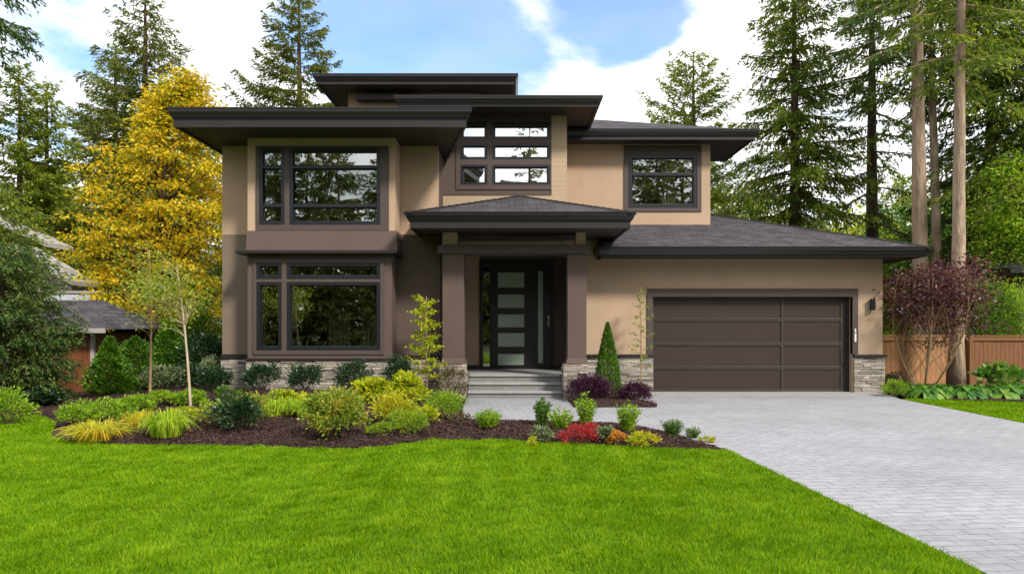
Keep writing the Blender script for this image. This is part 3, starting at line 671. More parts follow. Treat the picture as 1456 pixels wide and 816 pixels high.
MB().box(kx-.018, kx+.018, YG-.05, YG-.03, PZ(472.5, YG), PZ(467, YG)).build('keypad_cover', M['white'], kp, bevel=.006)
lx = PX(1238.5, YG); zl0, zl1 = PZ(441, YG), PZ(425, YG)
mb = MB().box(lx-.035, lx+.035, YG-.025, YG, zl0+.04, zl1-.04)
mb.tube([(lx, YG-.085, zl0), (lx, YG-.085, zl1)], .065, 20); wl = part(mb, 'wall_lamp', M['frame'], bevel=.003)
MB().tube([(lx, YG-.085, zl0-.006), (lx, YG-.085, zl0+.01)], .05, 16).build('lamp_lens', M['lens'], wl)
# stone at the garage
for (a, b) in ((gx0, OP[0]), (PX(1213, YG), gx1+.03)):
    mb = stone_band(MB(), a, b, .0, zst, YG-.05, rs)
    if b < 6: stone_band(mb, YG-.04, YG+.17, 0, zst, b-.03, rs, 'y', 1)
    else: stone_band(mb, YG-.04, YG+.17, 0, zst, a+.03, rs, 'y', -1); stone_band(mb, YG-.02, 25, 0, zst, b-.03, rs, 'y', 1)
    part(mb, 'stone_base', M['stone'])
    part(MB().box(a-(.0 if b < 6 else .02), b+.03, YG-.12, YG+.02, zst, zst+.058), 'stone_cap', M['dark'], bevel=.006)
# ---- porch
PY0 = 15.0; px0, px1 = PX(585, PY0), PX(894, PY0); zt = PZ(301, 14.9); hw = (px1-px0)/2+o; p = .325; zq = zt+.01-o*p; ax = (px0+px1)/2
ap = (ax, PY0-o+hw, zq+hw*p); ab = (ax, 19.6, zq+hw*p)
r6 = roof([[(px0-o, PY0-o, zq), (px1+o, PY0-o, zq), ap], [(px1+o, PY0-o, zq), (px1+o, 19.6, zq), ab, ap], [(px0-o, 19.6, zq), (px0-o, PY0-o, zq), ap, ab], [(px0-o, PY0-o, zq), (px0-o, 19.6, zq), (px1+o, 19.6, zq), (px1+o, PY0-o, zq)]])
cap((px0-o, PY0-o, zq), ap, r6); cap((px1+o, PY0-o, zq), ap, r6)
eave([(px0, YW-.02), (px0, PY0), (px1, PY0), (px1, YG-.02)], zt, .17, .17, r6, [(px0, PY0), (px1, PY0), (px1, 18.9), (px0, 18.9)])
YC = 15.9
part(MB().box(PX(623, YC), PX(838, YC), YC-.06, YC+.55, PZ(361, YC), PZ(348.5, YC)), 'porch_beam', M['trim'], bevel=.008)
for a, b in ((629, 650), (819, 833)): part(MB().box(PX(a, YC), PX(b, YC), YC+.02, YC+.45, PZ(348.5, YC), zt-.3), 'beam_block', M['tan'], bevel=.005)
for a, b, s0, s1 in ((629, 659.5, 625, 662), (807, 834, 801, 836)):
    ca, cb = PX(a, YC), PX(b, YC); zc = PZ(517, YC); mb = MB().box(ca, cb, YC, YC+.46, zc+.14, PZ(361, YC)+.002)
    mb.hexa([(ca-.04, YC-.04, zc), (cb+.04, YC-.04, zc), (cb+.04, YC+.5, zc), (ca-.04, YC+.5, zc)], [(ca, YC, zc+.14), (cb, YC, zc+.14), (cb, YC+.46, zc+.14), (ca, YC+.46, zc+.14)])
    co = part(mb, 'porch_column', M['brown'], bevel=.008)
    sa, sb = PX(s0, YC), PX(s1, YC); mb = stone_band(MB(), sa, sb, -.02, zc-.005, YC-.06, rs)
    stone_band(mb, YC-.05, YC+.56, -.02, zc-.005, sb-.02, rs, 'y', 1); stone_band(mb, YC-.05, YC+.56, -.02, zc-.005, sa+.02, rs, 'y', -1)
    mb.box(sa+.06, sb-.06, YC, YC+.5, -.02, zc-.006)
    mb.build('stone_pedestal', M['stone'], co)
sx0, sx1 = PX(664, YC), PX(801, YC)-.005
for i in range(3):
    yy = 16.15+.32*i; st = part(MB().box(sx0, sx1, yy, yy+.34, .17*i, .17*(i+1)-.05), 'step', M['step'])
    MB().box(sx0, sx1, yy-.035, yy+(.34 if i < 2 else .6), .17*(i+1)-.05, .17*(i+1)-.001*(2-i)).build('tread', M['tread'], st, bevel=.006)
part(MB().box(LX1+.0, gx0-.05, 17.4, YD+.2, .0, .508), 'porch_floor', M['step'])
part(MB().box(LX1, sx0-.01, 16.5, 17.4, 0, .508), 'porch_landing', M['step']); part(MB().box(sx1+.01, gx0-.05, 16.5, 17.4, 0, .508), 'porch_landing', M['step'])
dz0, dz1 = .51, PZ(371, YD)
D0, D1 = PX(682, YD), PX(787, YD)
wall('entry_wall', LX1, D0-.001, dz0, 3.8, YD, .15, M['tan']); wall('entry_wall', D1+.001, gx0, dz0, 3.8, YD, .15, M['brown'])
part(MB().box(D0, D1, YD, YD+.15, dz1+.001, 3.8), 'entry_header', M['brown'])
part(MB().box(1.62, gx0-.02, YG-.0, YD-.001, .0, 3.8), 'side_wall', M['brown'])
part(MB().box(LX1+.01, D0-.002, YD-.03, YD+.01, dz0, dz0+.1), 'base_trim', M['dark']); part(MB().box(D1+.002, 1.6, YD-.03, YD+.01, dz0, dz0+.1), 'base_trim', M['dark'])
fr = MB().box(D0, D0+.09, YD-.05, YD+.14, dz0, dz1).box(D1-.06, D1, YD-.05, YD+.14, dz0, dz1).box(D0+.09, D1-.06, YD-.05, YD+.14, dz1-.13, dz1).box(D0+.09, D1-.06, YD-.06, YD+.14, dz0, dz0+.06)
lx0, lx1 = D0+.09, PX(699, YD); fr.box(lx1-.05, lx1, YD-.045, YD+.13, dz0+.06, dz1-.13)
part(fr, 'door_frame', M['door'], bevel=.006)
part(MB().box(lx0, lx1-.05, YD+.03, YD+.04, dz0+.06, dz1-.13), 'sidelight', M['glass'])
dx0, dx1 = lx1+.006, D1-.066
zsd = lambda v: dz0 + (518.5-v)/(518.5-371)*(dz1-dz0)
holes = [(PX(708, YD), PX(745.5, YD), zsd(b), zsd(a)) for a, b in ((387, 407.5), (417, 435.5), (444, 462), (469.5, 488.5), (498, 513.5))]
vs = (PX(765, YD), PX(772, YD), zsd(511), zsd(385))
mb = MB(); dtop, dbot = dz1-.136, dz0+.066
def slab(mb, xa, xb, hs):
    z = dbot
    for h in sorted(hs, key=lambda h: h[2]): mb.box(xa, xb, YD+.0, YD+.06, z, h[2]); z = h[3]
    mb.box(xa, xb, YD, YD+.06, z, dtop)
slab(mb, dx0, holes[0][0], []); slab(mb, holes[0][0], holes[0][1], holes); slab(mb, holes[0][1], vs[0], []); slab(mb, vs[0], vs[1], [vs]); slab(mb, vs[1], dx1, [])
dr_ = part(mb, 'front_door', M['door'])
for h in holes: MB().box(h[0]-.004, h[1]+.004, YD+.022, YD+.034, h[2]-.004, h[3]+.004).build('glass_panel', M['frost'], dr_)
MB().box(vs[0]-.004, vs[1]+.004, YD+.022, YD+.034, vs[2]-.004, vs[3]+.004).build('glass_strip', M['frost'], dr_)
hx = PX(780, YD); mb = MB().box(hx-.022, hx+.022, YD-.012, YD, zsd(460), zsd(446)); mb.tube([(hx, YD-.012, zsd(449)), (hx, YD-.07, zsd(449)), (hx-.0, YD-.075, zsd(457)), (hx, YD-.012, zsd(458.5))], .012, 8)
mb.build('handle', M['steel'], dr_)
part(MB().box(LX1, gx0, 20.3, 20.4, .5, 3.6), 'room_wall', M['room'])
# curtains behind the big windows
def curtain(x0, x1, z0, z1, y):
    V = []; n = 40; mb = MB()
    for i in range(n):
        a, b = x0+(x1-x0)*i/n, x0+(x1-x0)*(i+1)/n; f = lambda t: y+.03*math.sin(t*70)
        mb.poly([(a, f(a), z0), (b, f(b), z0), (b, f(b), z1), (a, f(a), z1)])
    part(mb, 'curtain', M['curtain'], smooth=True)
curtain(-4.55, -4.0, .6, 2.3, 17.4); curtain(-3.75, -3.3, .6, 2.3, 17.4); curtain(-3.15, -2.9, .6, 3.1, 16.6); curtain(-5.65, -5.45, 3.9, 5.7, 16.2); curtain(4.2, 4.6, 4.2, 6.2, 19.7)

# ------------------------------------------------------------------ foliage generators
def leaves_mesh(name, P, A, ln, wd, r, flat=.5, fold=.15):
    """one diamond leaf per point: P base, A axis"""
    n = len(P); A = A/(np.linalg.norm(A, axis=1)[:, None]+1e-9)
    up = r.normal(size=(n, 3))*(1-flat); up[:, 2] += flat*1.2
    S = np.cross(A, up); S /= (np.linalg.norm(S, axis=1)[:, None]+1e-9); Nn = np.cross(S, A)
    ln = np.broadcast_to(ln, (n,))[:, None]*r.uniform(.7, 1.3, (n, 1)); wd = np.broadcast_to(wd, (n,))[:, None]*r.uniform(.75, 1.25, (n, 1))
    m = P+A*ln*.45+Nn*wd*fold
    V = np.stack([P, m+S*wd*.5, P+A*ln-Nn*ln*.08, m-S*wd*.5], 1).reshape(-1, 3)
    return mesh_np(name, V, np.arange(4*n).reshape(-1, 4))

def conifer_parts(seed, H, R, z0, nb, prof=.8, up=(-.28, .45), sag=.25, dens=1.0, ll=.2, lw=.075, trunk=.25, jitter=.35, twig=.34, lean=(0, 0), hang=.3, bark_sides=10):
    """trunk and whorled branches carrying flat drooping sprays"""
    r = np.random.default_rng(seed); wood = MB(); Ps, As = [], []
    zs_ = np.linspace(-.15, H, 14); wob = r.normal(0, .012*H**.5, (14, 2)).cumsum(0)*.25; wob -= wob[0]
    tr = [(wob[i, 0]+lean[0]*zs_[i]/H, wob[i, 1]+lean[1]*zs_[i]/H, zs_[i]) for i in range(14)]
    rad = [trunk*(1-max(0, z)/H)**.75+.012 for z in zs_]; rad[0] *= 1.35
    wood.tube(tr, rad, bark_sides)
    for i in range(nb):
        t = (i+r.uniform(-.4, .4))/nb; t = min(max(t, 0), .995); z = z0+(H-z0)*t**.92
        cxy = np.array([np.interp(z, zs_, [q[0] for q in tr]), np.interp(z, zs_, [q[1] for q in tr])])
        L_ = R*((1-t)**prof)*(1-.25*max(0, .25-t)/.25)*r.uniform(1-jitter, 1+jitter*.8)+.22
        a = i*2.39996+r.uniform(-.5, .5); u_ = up[0]+(up[1]-up[0])*t+r.uniform(-.12, .12); sg = sag*(1-t*.6)
        s = np.linspace(0, 1, 6); bend = r.uniform(-.25, .25)
        ang = a+bend*s; bx = cxy[0]+L_*s*np.cos(ang); by = cxy[1]+L_*s*np.sin(ang); bz = z+L_*(u_*s-sg*s**2+.14*s**4)
        B = np.stack([bx, by, bz], -1)
        wood.tube(B, [max(.006, trunk*.16*(L_/R)**.7*(1-q*.85)) for q in s], 4, False)
        nt = max(4, int(L_/.15*dens)); sk = np.sort(r.uniform(.10, 1.0, nt*2)); side = np.where(np.arange(nt*2) % 2, 1, -1)
        bp = np.stack([np.interp(sk, s, B[:, k]) for k in range(3)], -1)
        tl = (twig*L_*(1-sk)**.6*np.clip(sk*3, .4, 1)+.16)*r.uniform(.5, 1.25, nt*2)
        an = a+bend*sk+side*r.uniform(.6, 1.15, nt*2)*(1-.55*sk)
        td = np.stack([np.cos(an), np.sin(an), -hang*r.uniform(.3, 1.5, nt*2)+u_*.3], -1)
        nl = np.maximum(2, (tl/(ll*.38)).astype(int)); idx = np.repeat(np.arange(nt*2), nl)
        off = np.concatenate([np.arange(k) for k in nl])/np.repeat(nl, nl)
        q = bp[idx]+td[idx]*(off*tl[idx])[:, None]; q[:, 2] -= hang*.5*off**2*tl[idx]
        q += r.normal(0, .02, q.shape)
        ax_ = td[idx]+r.normal(0, .42, q.shape); ax_[:, 2] -= .15
        Ps.append(q); As.append(ax_)
    # leader
    k = 40; zz = r.uniform(H*.93, H, k); Ps.append(np.stack([np.full(k, tr[-1][0]), np.full(k, tr[-1][1]), zz], -1)); As.append(np.stack([r.normal(size=k), r.normal(size=k), np.full(k, .8)], -1))
    P = np.concatenate(Ps); A = np.concatenate(As)
    return wood, leaves_mesh('crown', P, A, ll, lw, r, .55)

def conifer(label, loc, seed, lm, bark='bark_dark', rz=0, group=None, name='conifer_tree', **k):
    k['ll'] *= .88; k['lw'] *= .82; k['dens'] *= 1.12
    w, l = conifer_parts(seed, **k); t = thing(name, label, 'tree', loc, group, rz)
    w.build('trunk', M[bark], t, smooth=True); obj('crown', l, M[lm], t); return t

def broad_parts(seed, H, zc, rx, rz_, ncl, nleaf, ls, trunk=.12, sig=.35, stems=1, limbs=30, lw=.62, flatc=.45, lean=(0, 0), vase=False, shell=.45, droop=.35):
    r = np.random.default_rng(seed); wood = MB()
    d = r.normal(size=(ncl, 3)); d /= np.linalg.norm(d, axis=1)[:, None]; lob = r.normal(size=(9, 3)); lob /= np.linalg.norm(lob, axis=1)[:, None]
    lobe = np.max(d@lob.T, axis=1); rad = (r.uniform(0, 1, ncl)**shell)*(.62+.42*lobe**3)
    C_ = d*rad[:, None]*[rx, rx, rz_]+[lean[0], lean[1], zc]
    order = np.argsort(-rad)
    for s in range(stems):
        a = s*6.283/stems+r.uniform(-.3, .3); sp = .0 if stems == 1 else .03*H
        top = np.array([lean[0]*.8+ (rx*.5*math.cos(a) if stems > 1 else 0), lean[1]*.8+(rx*.5*math.sin(a) if stems > 1 else 0), zc+rz_*(.45 if stems > 1 else .6)])
        base = np.array([sp*math.cos(a), sp*math.sin(a), -.08]); pts = [base+(top-base)*q+np.array([math.sin(q*3.1)*rx*.06*math.cos(a+1), math.sin(q*3.1)*rx*.06*math.sin(a+1), 0])+(np.array([math.cos(a), math.sin(a), 0])*rx*.18*math.sin(q*3.14) if stems > 1 else 0) for q in np.linspace(0, 1, 8)]
        tr_ = trunk*(1 if stems == 1 else .2)
        wood.tube(pts, [tr_*(1.25 if q == 0 else 1)*(1-.8*q)+.006 for q in np.linspace(0, 1, 8)], 8)
        mine = order[s::stems][:limbs//stems]
        for k in mine:
            q = np.clip((C_[k, 2]-zc+rz_)/(2*rz_)*.55+.1+r.uniform(-.1, .1), .12, .92) if stems > 1 else np.clip((C_[k, 2]-.62*math.hypot(C_[k, 0]-lean[0], C_[k, 1]-lean[1])-r.uniform(.0, .12)*rz_)/top[2], max(.25, (zc-rz_*1.05)/top[2]), .95); b0 = np.array([np.interp(q, np.linspace(0, 1, 8), [p_[j] for p_ in pts]) for j in range(3)])
            e = C_[k]; mid = (b0+e)/2+np.array([0, 0, .12*np.linalg.norm(e-b0)])
            wood.tube([b0, (b0+mid)/2+r.normal(0, .02, 3), mid, (mid+e)/2+r.normal(0, .03, 3), e], [tr_*.38*(1-q*.6), tr_*.3*(1-q*.6), tr_*.2, tr_*.11, .004], 5, False)
    P = np.repeat(C_, nleaf, 0); n = len(P); off = r.normal(0, 1, (n, 3))*[sig, sig, sig*flatc]; P = P+off
    A = off/sig+ (P-[lean[0], lean[1], zc])*.5/np.array([rx, rx, rz_])+r.normal(0, .6, (n, 3)); A[:, 2] -= droop
    return wood, leaves_mesh('crown', P, A, ls, ls*lw, r, .5)

def broad(label, loc, seed, lm, bark='bark_dark', name='tree', rz=0, group=None, cat='tree', **k):
    w, l = broad_parts(seed, **k); t = thing(name, label, cat, loc, group, rz)
    w.build('trunk', M[bark], t, smooth=True); obj('crown', l, M[lm], t); return t

def bush_parts(seed, w, h, n, ls, shape='dome', lw=.5, flat=.35, lump=.3, up=.5, fuzz=.14):
    r = np.random.default_rng(seed); wood = MB()
    if shape == 'dome':
        nc = max(12, n//32); d = r.normal(size=(nc, 3)); d[:, 2] = np.abs(d[:, 2])*1.15-.22; d /= np.linalg.norm(d, axis=1)[:, None]
        lob = r.normal(size=(7, 3)); lob[:, 2] = np.abs(lob[:, 2])*.8; lob /= np.linalg.norm(lob, axis=1)[:, None]
        f = 1-lump+lump*1.5*np.max(d@lob.T, axis=1)**5
        rad = f*r.uniform(.45, 1.0, nc)**.55*r.uniform(.86, 1.16, nc)
        C_ = d*rad[:, None]*[w/2, w/2, h*.60]+[0, 0, h*.36]; ends = C_[:14]*.93
        idx = r.integers(0, nc, n); out = d[idx]+r.normal(0, .25, (n, 3)); out[:, 2] += up*.8
        sg = .085*min(w, h*1.2)
        q = r.normal(0, 1, (n, 3))*[sg, sg, sg*.7]; C_ = C_*[.86, .86, .95]; P = C_[idx]+q+out*sg*.3
        A = q/sg*.8+out+r.normal(0, .3, (n, 3)); P[:, 2] = np.maximum(P[:, 2], .015)
    elif shape in ('cone', 'column'):
        u = r.uniform(0, 1, n)**(1.35 if shape == 'cone' else 1.0); a = r.uniform(0, 6.283, n)
        pr = (1-u)**.75*np.clip(u*9+.45, 0, 1) if shape == 'cone' else (1-u**4)*np.clip(u*6+.6, 0, 1)*(.85+.15*np.sin(u*9))
        lo = 1+lump*.5*np.sin(a*3+u*11)*np.sin(u*17+a)
        rad = pr*lo*(1-np.abs(r.normal(0, .14, n)))*(1+r.normal(0, fuzz-.12, n))*w/2; P = np.stack([rad*np.cos(a), rad*np.sin(a), u*h*.96+.02], -1)
        A = np.stack([np.cos(a), np.sin(a), np.full(n, up*2)], -1)+r.normal(0, .4, (n, 3)); ends = np.array([[0, 0, h*.9]]*1)
    else:                                               # sprig: upright shoots with leaves along them
        ns = max(8, n//38); Ps, As, ends = [], [], []
        for i in range(ns):
            a = i*2.4; sp = math.sqrt((i+.5)/ns); L_ = h*r.uniform(.72, 1.08)*(1-.25*sp); ex = np.array([math.cos(a)*sp*w/2*.9, math.sin(a)*sp*w/2*.9, L_]); ends.append(ex)
            k = max(6, n//ns); q = r.uniform(.04, 1.0, k); pt = ex*q[:, None]; pt[:, :2] = ex[:2]*(.35+.65*q**.8)[:, None]; pt += r.normal(0, w*.025, pt.shape)
            aa = r.uniform(0, 6.28, k); Ps.append(pt); As.append(np.stack([np.cos(aa), np.sin(aa), np.full(k, up)], -1)+ex/np.linalg.norm(ex)*.4)
        P = np.concatenate(Ps); A = np.concatenate(As); ends = np.array(ends)*.85; P[:, 2] = np.maximum(P[:, 2], .015)
    for e in ends:
        wood.tube([(e[0]*.08, e[1]*.08, -.05), (e[0]*.5, e[1]*.5, e[2]*.55), tuple(e)], [max(.006, h*.012), max(.004, h*.008), .003], 5, False)
    return wood, leaves_mesh('foliage', P, A, ls, ls*lw, r, flat)

def bush(name, label, cat, x, y, z, seed, lm, w, h, n, ls, group=None, bark='bark_dark', **k):
    wd, l = bush_parts(seed, w, h, n, ls, **k); t = thing(name, label, cat, (x, y, z), group, (seed*1.7) % 6.28)
    wd.build('stem', M[bark], t, smooth=True); obj('foliage', l, M[lm], t); return t

def blades_mesh(seed, n, h, w, spread, bw=.012, arch=.9):
    r = np.random.default_rng(seed); a = r.uniform(0, 6.283, n); b = r.uniform(0, 1, n)**.5*spread*.28; L_ = h*r.uniform(.7, 1.25, n); out = r.uniform(.2, 1, n)*arch; r0 = r.uniform(.8, 1.15, n)
    base = np.stack([b*np.cos(a), b*np.sin(a), np.zeros(n)], -1); dx = np.stack([np.cos(a), np.sin(a), np.zeros(n)], -1); sd_ = np.stack([-np.sin(a), np.cos(a), r.normal(0, .3, n)], -1)
    V = []; S = 5
    for k in range(S+1):
        q = k/S; p_ = base+dx*(out*q**1.15*spread*.46*r0)[:, None]; p_[:, 2] += L_*(1.9*q-(1.0+.75*out)*q*q); p_[:, 2] = np.maximum(p_[:, 2], .01)
        ww = bw*.5*(1-.92*q**2)*(.5 if k == 0 else 1); V.append(p_-sd_*ww); V.append(p_+sd_*ww)
    V = np.stack(V, 1).reshape(-1, 3); o_ = np.arange(n)[:, None]*(2*S+2)
    Q = np.concatenate([o_+np.array([[2*k, 2*k+1, 2*k+3, 2*k+2]]) for k in range(S)])
    return mesh_np('foliage', V, Q)

def hosta_mesh(seed, n, w, h, ls):
    r = np.random.default_rng(seed); V, T, Q = [], [], []
    for i in range(n):
        a = i*2.39996+r.uniform(-.2, .2); sp = ((i+.5)/n)**.6; d = np.array([math.cos(a), math.sin(a), 0]); s = np.array([-math.sin(a), math.cos(a), 0])
        c = d*sp*w*.36+np.array([0, 0, h*(1-.65*sp)*r.uniform(.8, 1.1)]); l = ls*r.uniform(.75, 1.2); til = .25-.75*sp; b = len(V); bw = l*.34
        rowp = [(0, .12), (.25, .9), (.55, 1.0), (.82, .55), (1, .02)]
        for q, ww in rowp:
            m = c+d*l*q*math.cos(til*.8)+np.array([0, 0, l*(til*q-.45*q*q)])
            V += [m-s*bw*ww+np.array([0, 0, bw*.28*ww]), m, m+s*bw*ww+np.array([0, 0, bw*.28*ww])]
        for k in range(4):
            for j in range(2): Q.append([b+3*k+j, b+3*k+j+1, b+3*k+3+j+1, b+3*k+3+j])
        # stalk
        b = len(V); V += [tuple(s*.006), tuple(-s*.006), c-s*.005, c+s*.005]; Q.append([b, b+1, b+2, b+3])
    return mesh_np('foliage', np.array([tuple(v) for v in V]), np.array(Q), smooth=True)

# ------------------------------------------------------------------ trees
def at(px, Y): return PX(px, Y)
GT = 'trees standing behind the house'
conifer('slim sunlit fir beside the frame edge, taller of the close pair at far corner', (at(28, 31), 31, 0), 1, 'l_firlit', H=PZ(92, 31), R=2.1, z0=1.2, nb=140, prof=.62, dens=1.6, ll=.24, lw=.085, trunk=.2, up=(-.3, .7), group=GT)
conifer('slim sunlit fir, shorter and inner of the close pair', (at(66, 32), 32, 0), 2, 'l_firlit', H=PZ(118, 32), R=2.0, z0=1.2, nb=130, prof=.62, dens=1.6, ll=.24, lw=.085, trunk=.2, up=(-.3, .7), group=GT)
conifer('big brownish green spruce rising out of frame behind the yellow maple', (at(207, 36), 36, 0), 3, 'l_firolive', H=PZ(-25, 36), R=5.0, z0=3, nb=160, prof=.85, dens=1.35, ll=.24, lw=.085, trunk=.34, up=(-.1, .5), sag=.28, hang=.45, jitter=.45, group=GT)
conifer('dark spruce with drooping boughs between the firs and the tallest spruce', (at(165, 39), 39, 0), 4, 'l_fir', H=PZ(62, 39), R=4.4, z0=2, nb=150, prof=.8, dens=1.3, ll=.25, lw=.09, trunk=.3, hang=.4, jitter=.45, group=GT)
conifer('narrow dark spruce peeping out above the yellow maple', (at(276, 38), 38, 0), 5, 'l_fir', H=PZ(108, 38), R=3.4, z0=3, nb=110, prof=.75, dens=.95, ll=.24, lw=.085, trunk=.25, hang=.4, group=GT)
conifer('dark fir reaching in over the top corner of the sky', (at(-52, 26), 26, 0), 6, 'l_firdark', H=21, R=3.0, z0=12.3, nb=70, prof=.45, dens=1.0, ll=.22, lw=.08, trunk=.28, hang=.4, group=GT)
conifer('lone tall fir above the left wing eave with spiky open crown', (at(428, 34), 34, 0), 7, 'l_firolive', H=PZ(-28, 34), R=4.3, z0=4, nb=115, prof=.80, dens=1.6, ll=.22, lw=.09, trunk=.28, up=(.0, .6), sag=.12, hang=.25, jitter=.45, group=GT)
conifer('open topped fir above the roof right of the tower', (at(988, 36), 36, 0), 8, 'l_firlit', H=PZ(74, 36), R=4.0, z0=3, nb=96, prof=.62, dens=1.5, ll=.24, lw=.09, trunk=.26, up=(.05, .65), sag=.1, hang=.25, jitter=.5, group=GT)
conifer('broad dense green fir beside the house gable end', (at(1132, 31), 31, 0), 9, 'l_fir', H=PZ(-45, 31), R=3.3, z0=1.5, nb=180, prof=.5, dens=1.25, ll=.25, lw=.095, trunk=.33, hang=.6, sag=.35, jitter=.4, group=GT)
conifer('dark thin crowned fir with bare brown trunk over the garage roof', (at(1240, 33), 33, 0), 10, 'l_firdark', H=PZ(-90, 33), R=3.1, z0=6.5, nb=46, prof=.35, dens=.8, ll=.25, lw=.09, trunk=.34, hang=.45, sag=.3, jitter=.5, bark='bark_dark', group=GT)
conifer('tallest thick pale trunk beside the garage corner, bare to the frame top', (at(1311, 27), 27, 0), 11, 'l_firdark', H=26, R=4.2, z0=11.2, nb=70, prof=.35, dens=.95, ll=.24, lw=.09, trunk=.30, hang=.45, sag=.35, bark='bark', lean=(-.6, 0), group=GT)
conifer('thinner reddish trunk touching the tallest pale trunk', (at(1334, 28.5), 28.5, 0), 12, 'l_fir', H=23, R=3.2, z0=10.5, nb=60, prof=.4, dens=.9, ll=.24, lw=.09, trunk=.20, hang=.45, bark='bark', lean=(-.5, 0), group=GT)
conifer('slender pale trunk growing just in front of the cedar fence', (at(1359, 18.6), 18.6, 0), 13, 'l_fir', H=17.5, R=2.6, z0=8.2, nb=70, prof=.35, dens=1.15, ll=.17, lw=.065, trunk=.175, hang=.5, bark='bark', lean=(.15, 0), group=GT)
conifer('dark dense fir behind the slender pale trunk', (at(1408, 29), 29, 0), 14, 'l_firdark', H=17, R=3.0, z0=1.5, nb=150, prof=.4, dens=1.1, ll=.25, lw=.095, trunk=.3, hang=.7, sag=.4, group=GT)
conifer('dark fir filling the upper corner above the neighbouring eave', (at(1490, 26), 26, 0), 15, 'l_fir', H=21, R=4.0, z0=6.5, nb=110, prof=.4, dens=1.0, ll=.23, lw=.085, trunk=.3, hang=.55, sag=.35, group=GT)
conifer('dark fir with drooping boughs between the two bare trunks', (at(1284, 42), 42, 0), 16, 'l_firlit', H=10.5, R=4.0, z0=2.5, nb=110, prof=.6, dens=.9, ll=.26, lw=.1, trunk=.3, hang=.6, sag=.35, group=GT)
broad('bright yellow green tree lit behind the fence end', (at(1462, 25), 25, 0), 21, 'l_bright', H=9.5, zc=5.2, rx=2.4, rz_=3.6, ncl=170, nleaf=70, ls=.12, trunk=.16, sig=.34, limbs=30, group=GT)
broad('low olive tree behind the garage roof by the dark trunk', (at(1215, 42), 42, 0), 22, 'l_lime', H=10, zc=5.8, rx=3.4, rz_=3.6, ncl=200, nleaf=38, ls=.22, trunk=.18, sig=.42, limbs=24, group=GT)
broad('low yellowish tree just past the upper gable end', (at(1042, 40), 40, 0), 23, 'l_young', H=10.5, zc=7.0, rx=3.0, rz_=3.3, ncl=150, nleaf=38, ls=.21, trunk=.15, sig=.4, limbs=24, group=GT)
broad('olive green tree behind the pair of pale trunks', (at(1335, 36), 36, 0), 24, 'l_green', H=10, zc=5.6, rx=3.6, rz_=3.8, ncl=230, nleaf=40, ls=.21, trunk=.18, sig=.42, limbs=24, group=GT)
# the yellow maple: a wide cone of layered golden foliage
def yellow_maple():
    r = np.random.default_rng(31); wood = MB(); H = PZ(98, 23.5); C_ = []
    wood.tube([(0, 0, -.1), (.05, 0, 2), (-.05, .05, 5), (.1, 0, 8), (.25, 0, H-.6)], [.2, .16, .12, .07, .02], 9)
    for i in range(370):
        t = r.uniform(0, 1)**.95; z = 1.0+(H-1.0)*t; R_ = 3.05*(np.clip((1-t)/.52, 0, 1)**.62)*(.6+.4*min(1, t/.2)); a = r.uniform(0, 6.283); q = r.uniform(.06, 1)**.5
        R_ *= .80+.2*math.sin(a*3+t*7)+.17*math.sin(a*5-t*23); C_.append((R_*q*math.cos(a)-.45+1.15*t, R_*q*math.sin(a), z+.3*math.sin(a*2)-.35*q))
    C_ = np.array(C_)
    for k in range(90):
        e = C_[k]; z0_ = max(1.0, e[2]-.55*math.hypot(e[0], e[1])-.3); wood.tube([(0, 0, z0_), (e[0]*.5, e[1]*.5, (z0_+e[2])/2+.15), tuple(e)], [.05, .03, .008], 5, False)
    n = 88; P = np.repeat(C_, n, 0); off = r.normal(0, 1, P.shape)*[.27, .27, .075]; P = P+off; P[:, 2] -= .3*np.hypot(off[:, 0], off[:, 1])
    A = off*[2.2, 2.2, 1]+r.normal(0, .35, P.shape); A[:, 2] -= .35
    t = thing('maple_tree', 'golden yellow maple in full autumn colour beside the house', 'tree', (at(232, 23.5), 23.5, 0), GT)
    wood.build('trunk', M['bark_dark'], t, smooth=True); obj('crown', leaves_mesh('crown', P, A, .125, .085, r, .62), M['l_yellow'], t)
yellow_maple()
# dark cedar with arching boughs at the frame edge
conifer('dark green cedar with arching feathery boughs beside the shed', (at(4, 14.2), 14.2, 0), 41, 'l_firdark', name='cedar_tree', H=3.2, R=1.36, z0=.15, nb=130, prof=.55, dens=1.8, ll=.11, lw=.042, trunk=.09, up=(.05, .7), sag=.42, hang=.5, jitter=.3)
conifer('young fir with thin open top behind the arching cedar', (at(-8, 17.8), 17.8, 0), 42, 'l_fir', H=PZ(285, 17.8)+.4, R=1.6, z0=.8, nb=90, prof=.6, dens=1.2, ll=.15, lw=.055, trunk=.09, up=(.0, .6), sag=.25, hang=.4)
# young staked trees
broad('thin young tree with olive crown and reddish stem standing in the bed', (*G(212, 590), .08), 51, 'l_young', 'bark_tan', name='young_tree', H=3.4, zc=2.42, rx=.62, rz_=1.0, ncl=100, nleaf=14, ls=.055, trunk=.020, sig=.10, limbs=44, shell=.6)
x, y = G(272, 598)
broad('leaning young tree with pale slanting stem and yellowish crown', (x, y, .08), 52, 'l_young', 'bark_pale', name='young_tree', H=2.9, zc=2.2, rx=.62, rz_=.75, ncl=105, nleaf=14, ls=.055, trunk=.022, sig=.10, limbs=44, lean=(-.32, 0), shell=.6)
# purple leaved multi stem tree
broad('purple leaved small tree with spreading pale stems beside the garage', (at(1314, 17.6), 17.6, .03), 53, 'l_maroon', 'bark_tan', name='plum_tree', H=3.6, zc=2.36, rx=1.66, rz_=1.22, ncl=330, nleaf=26, ls=.08, trunk=.09, sig=.15, stems=6, limbs=130, lean=(.35, 0), shell=.55, lw=.6)
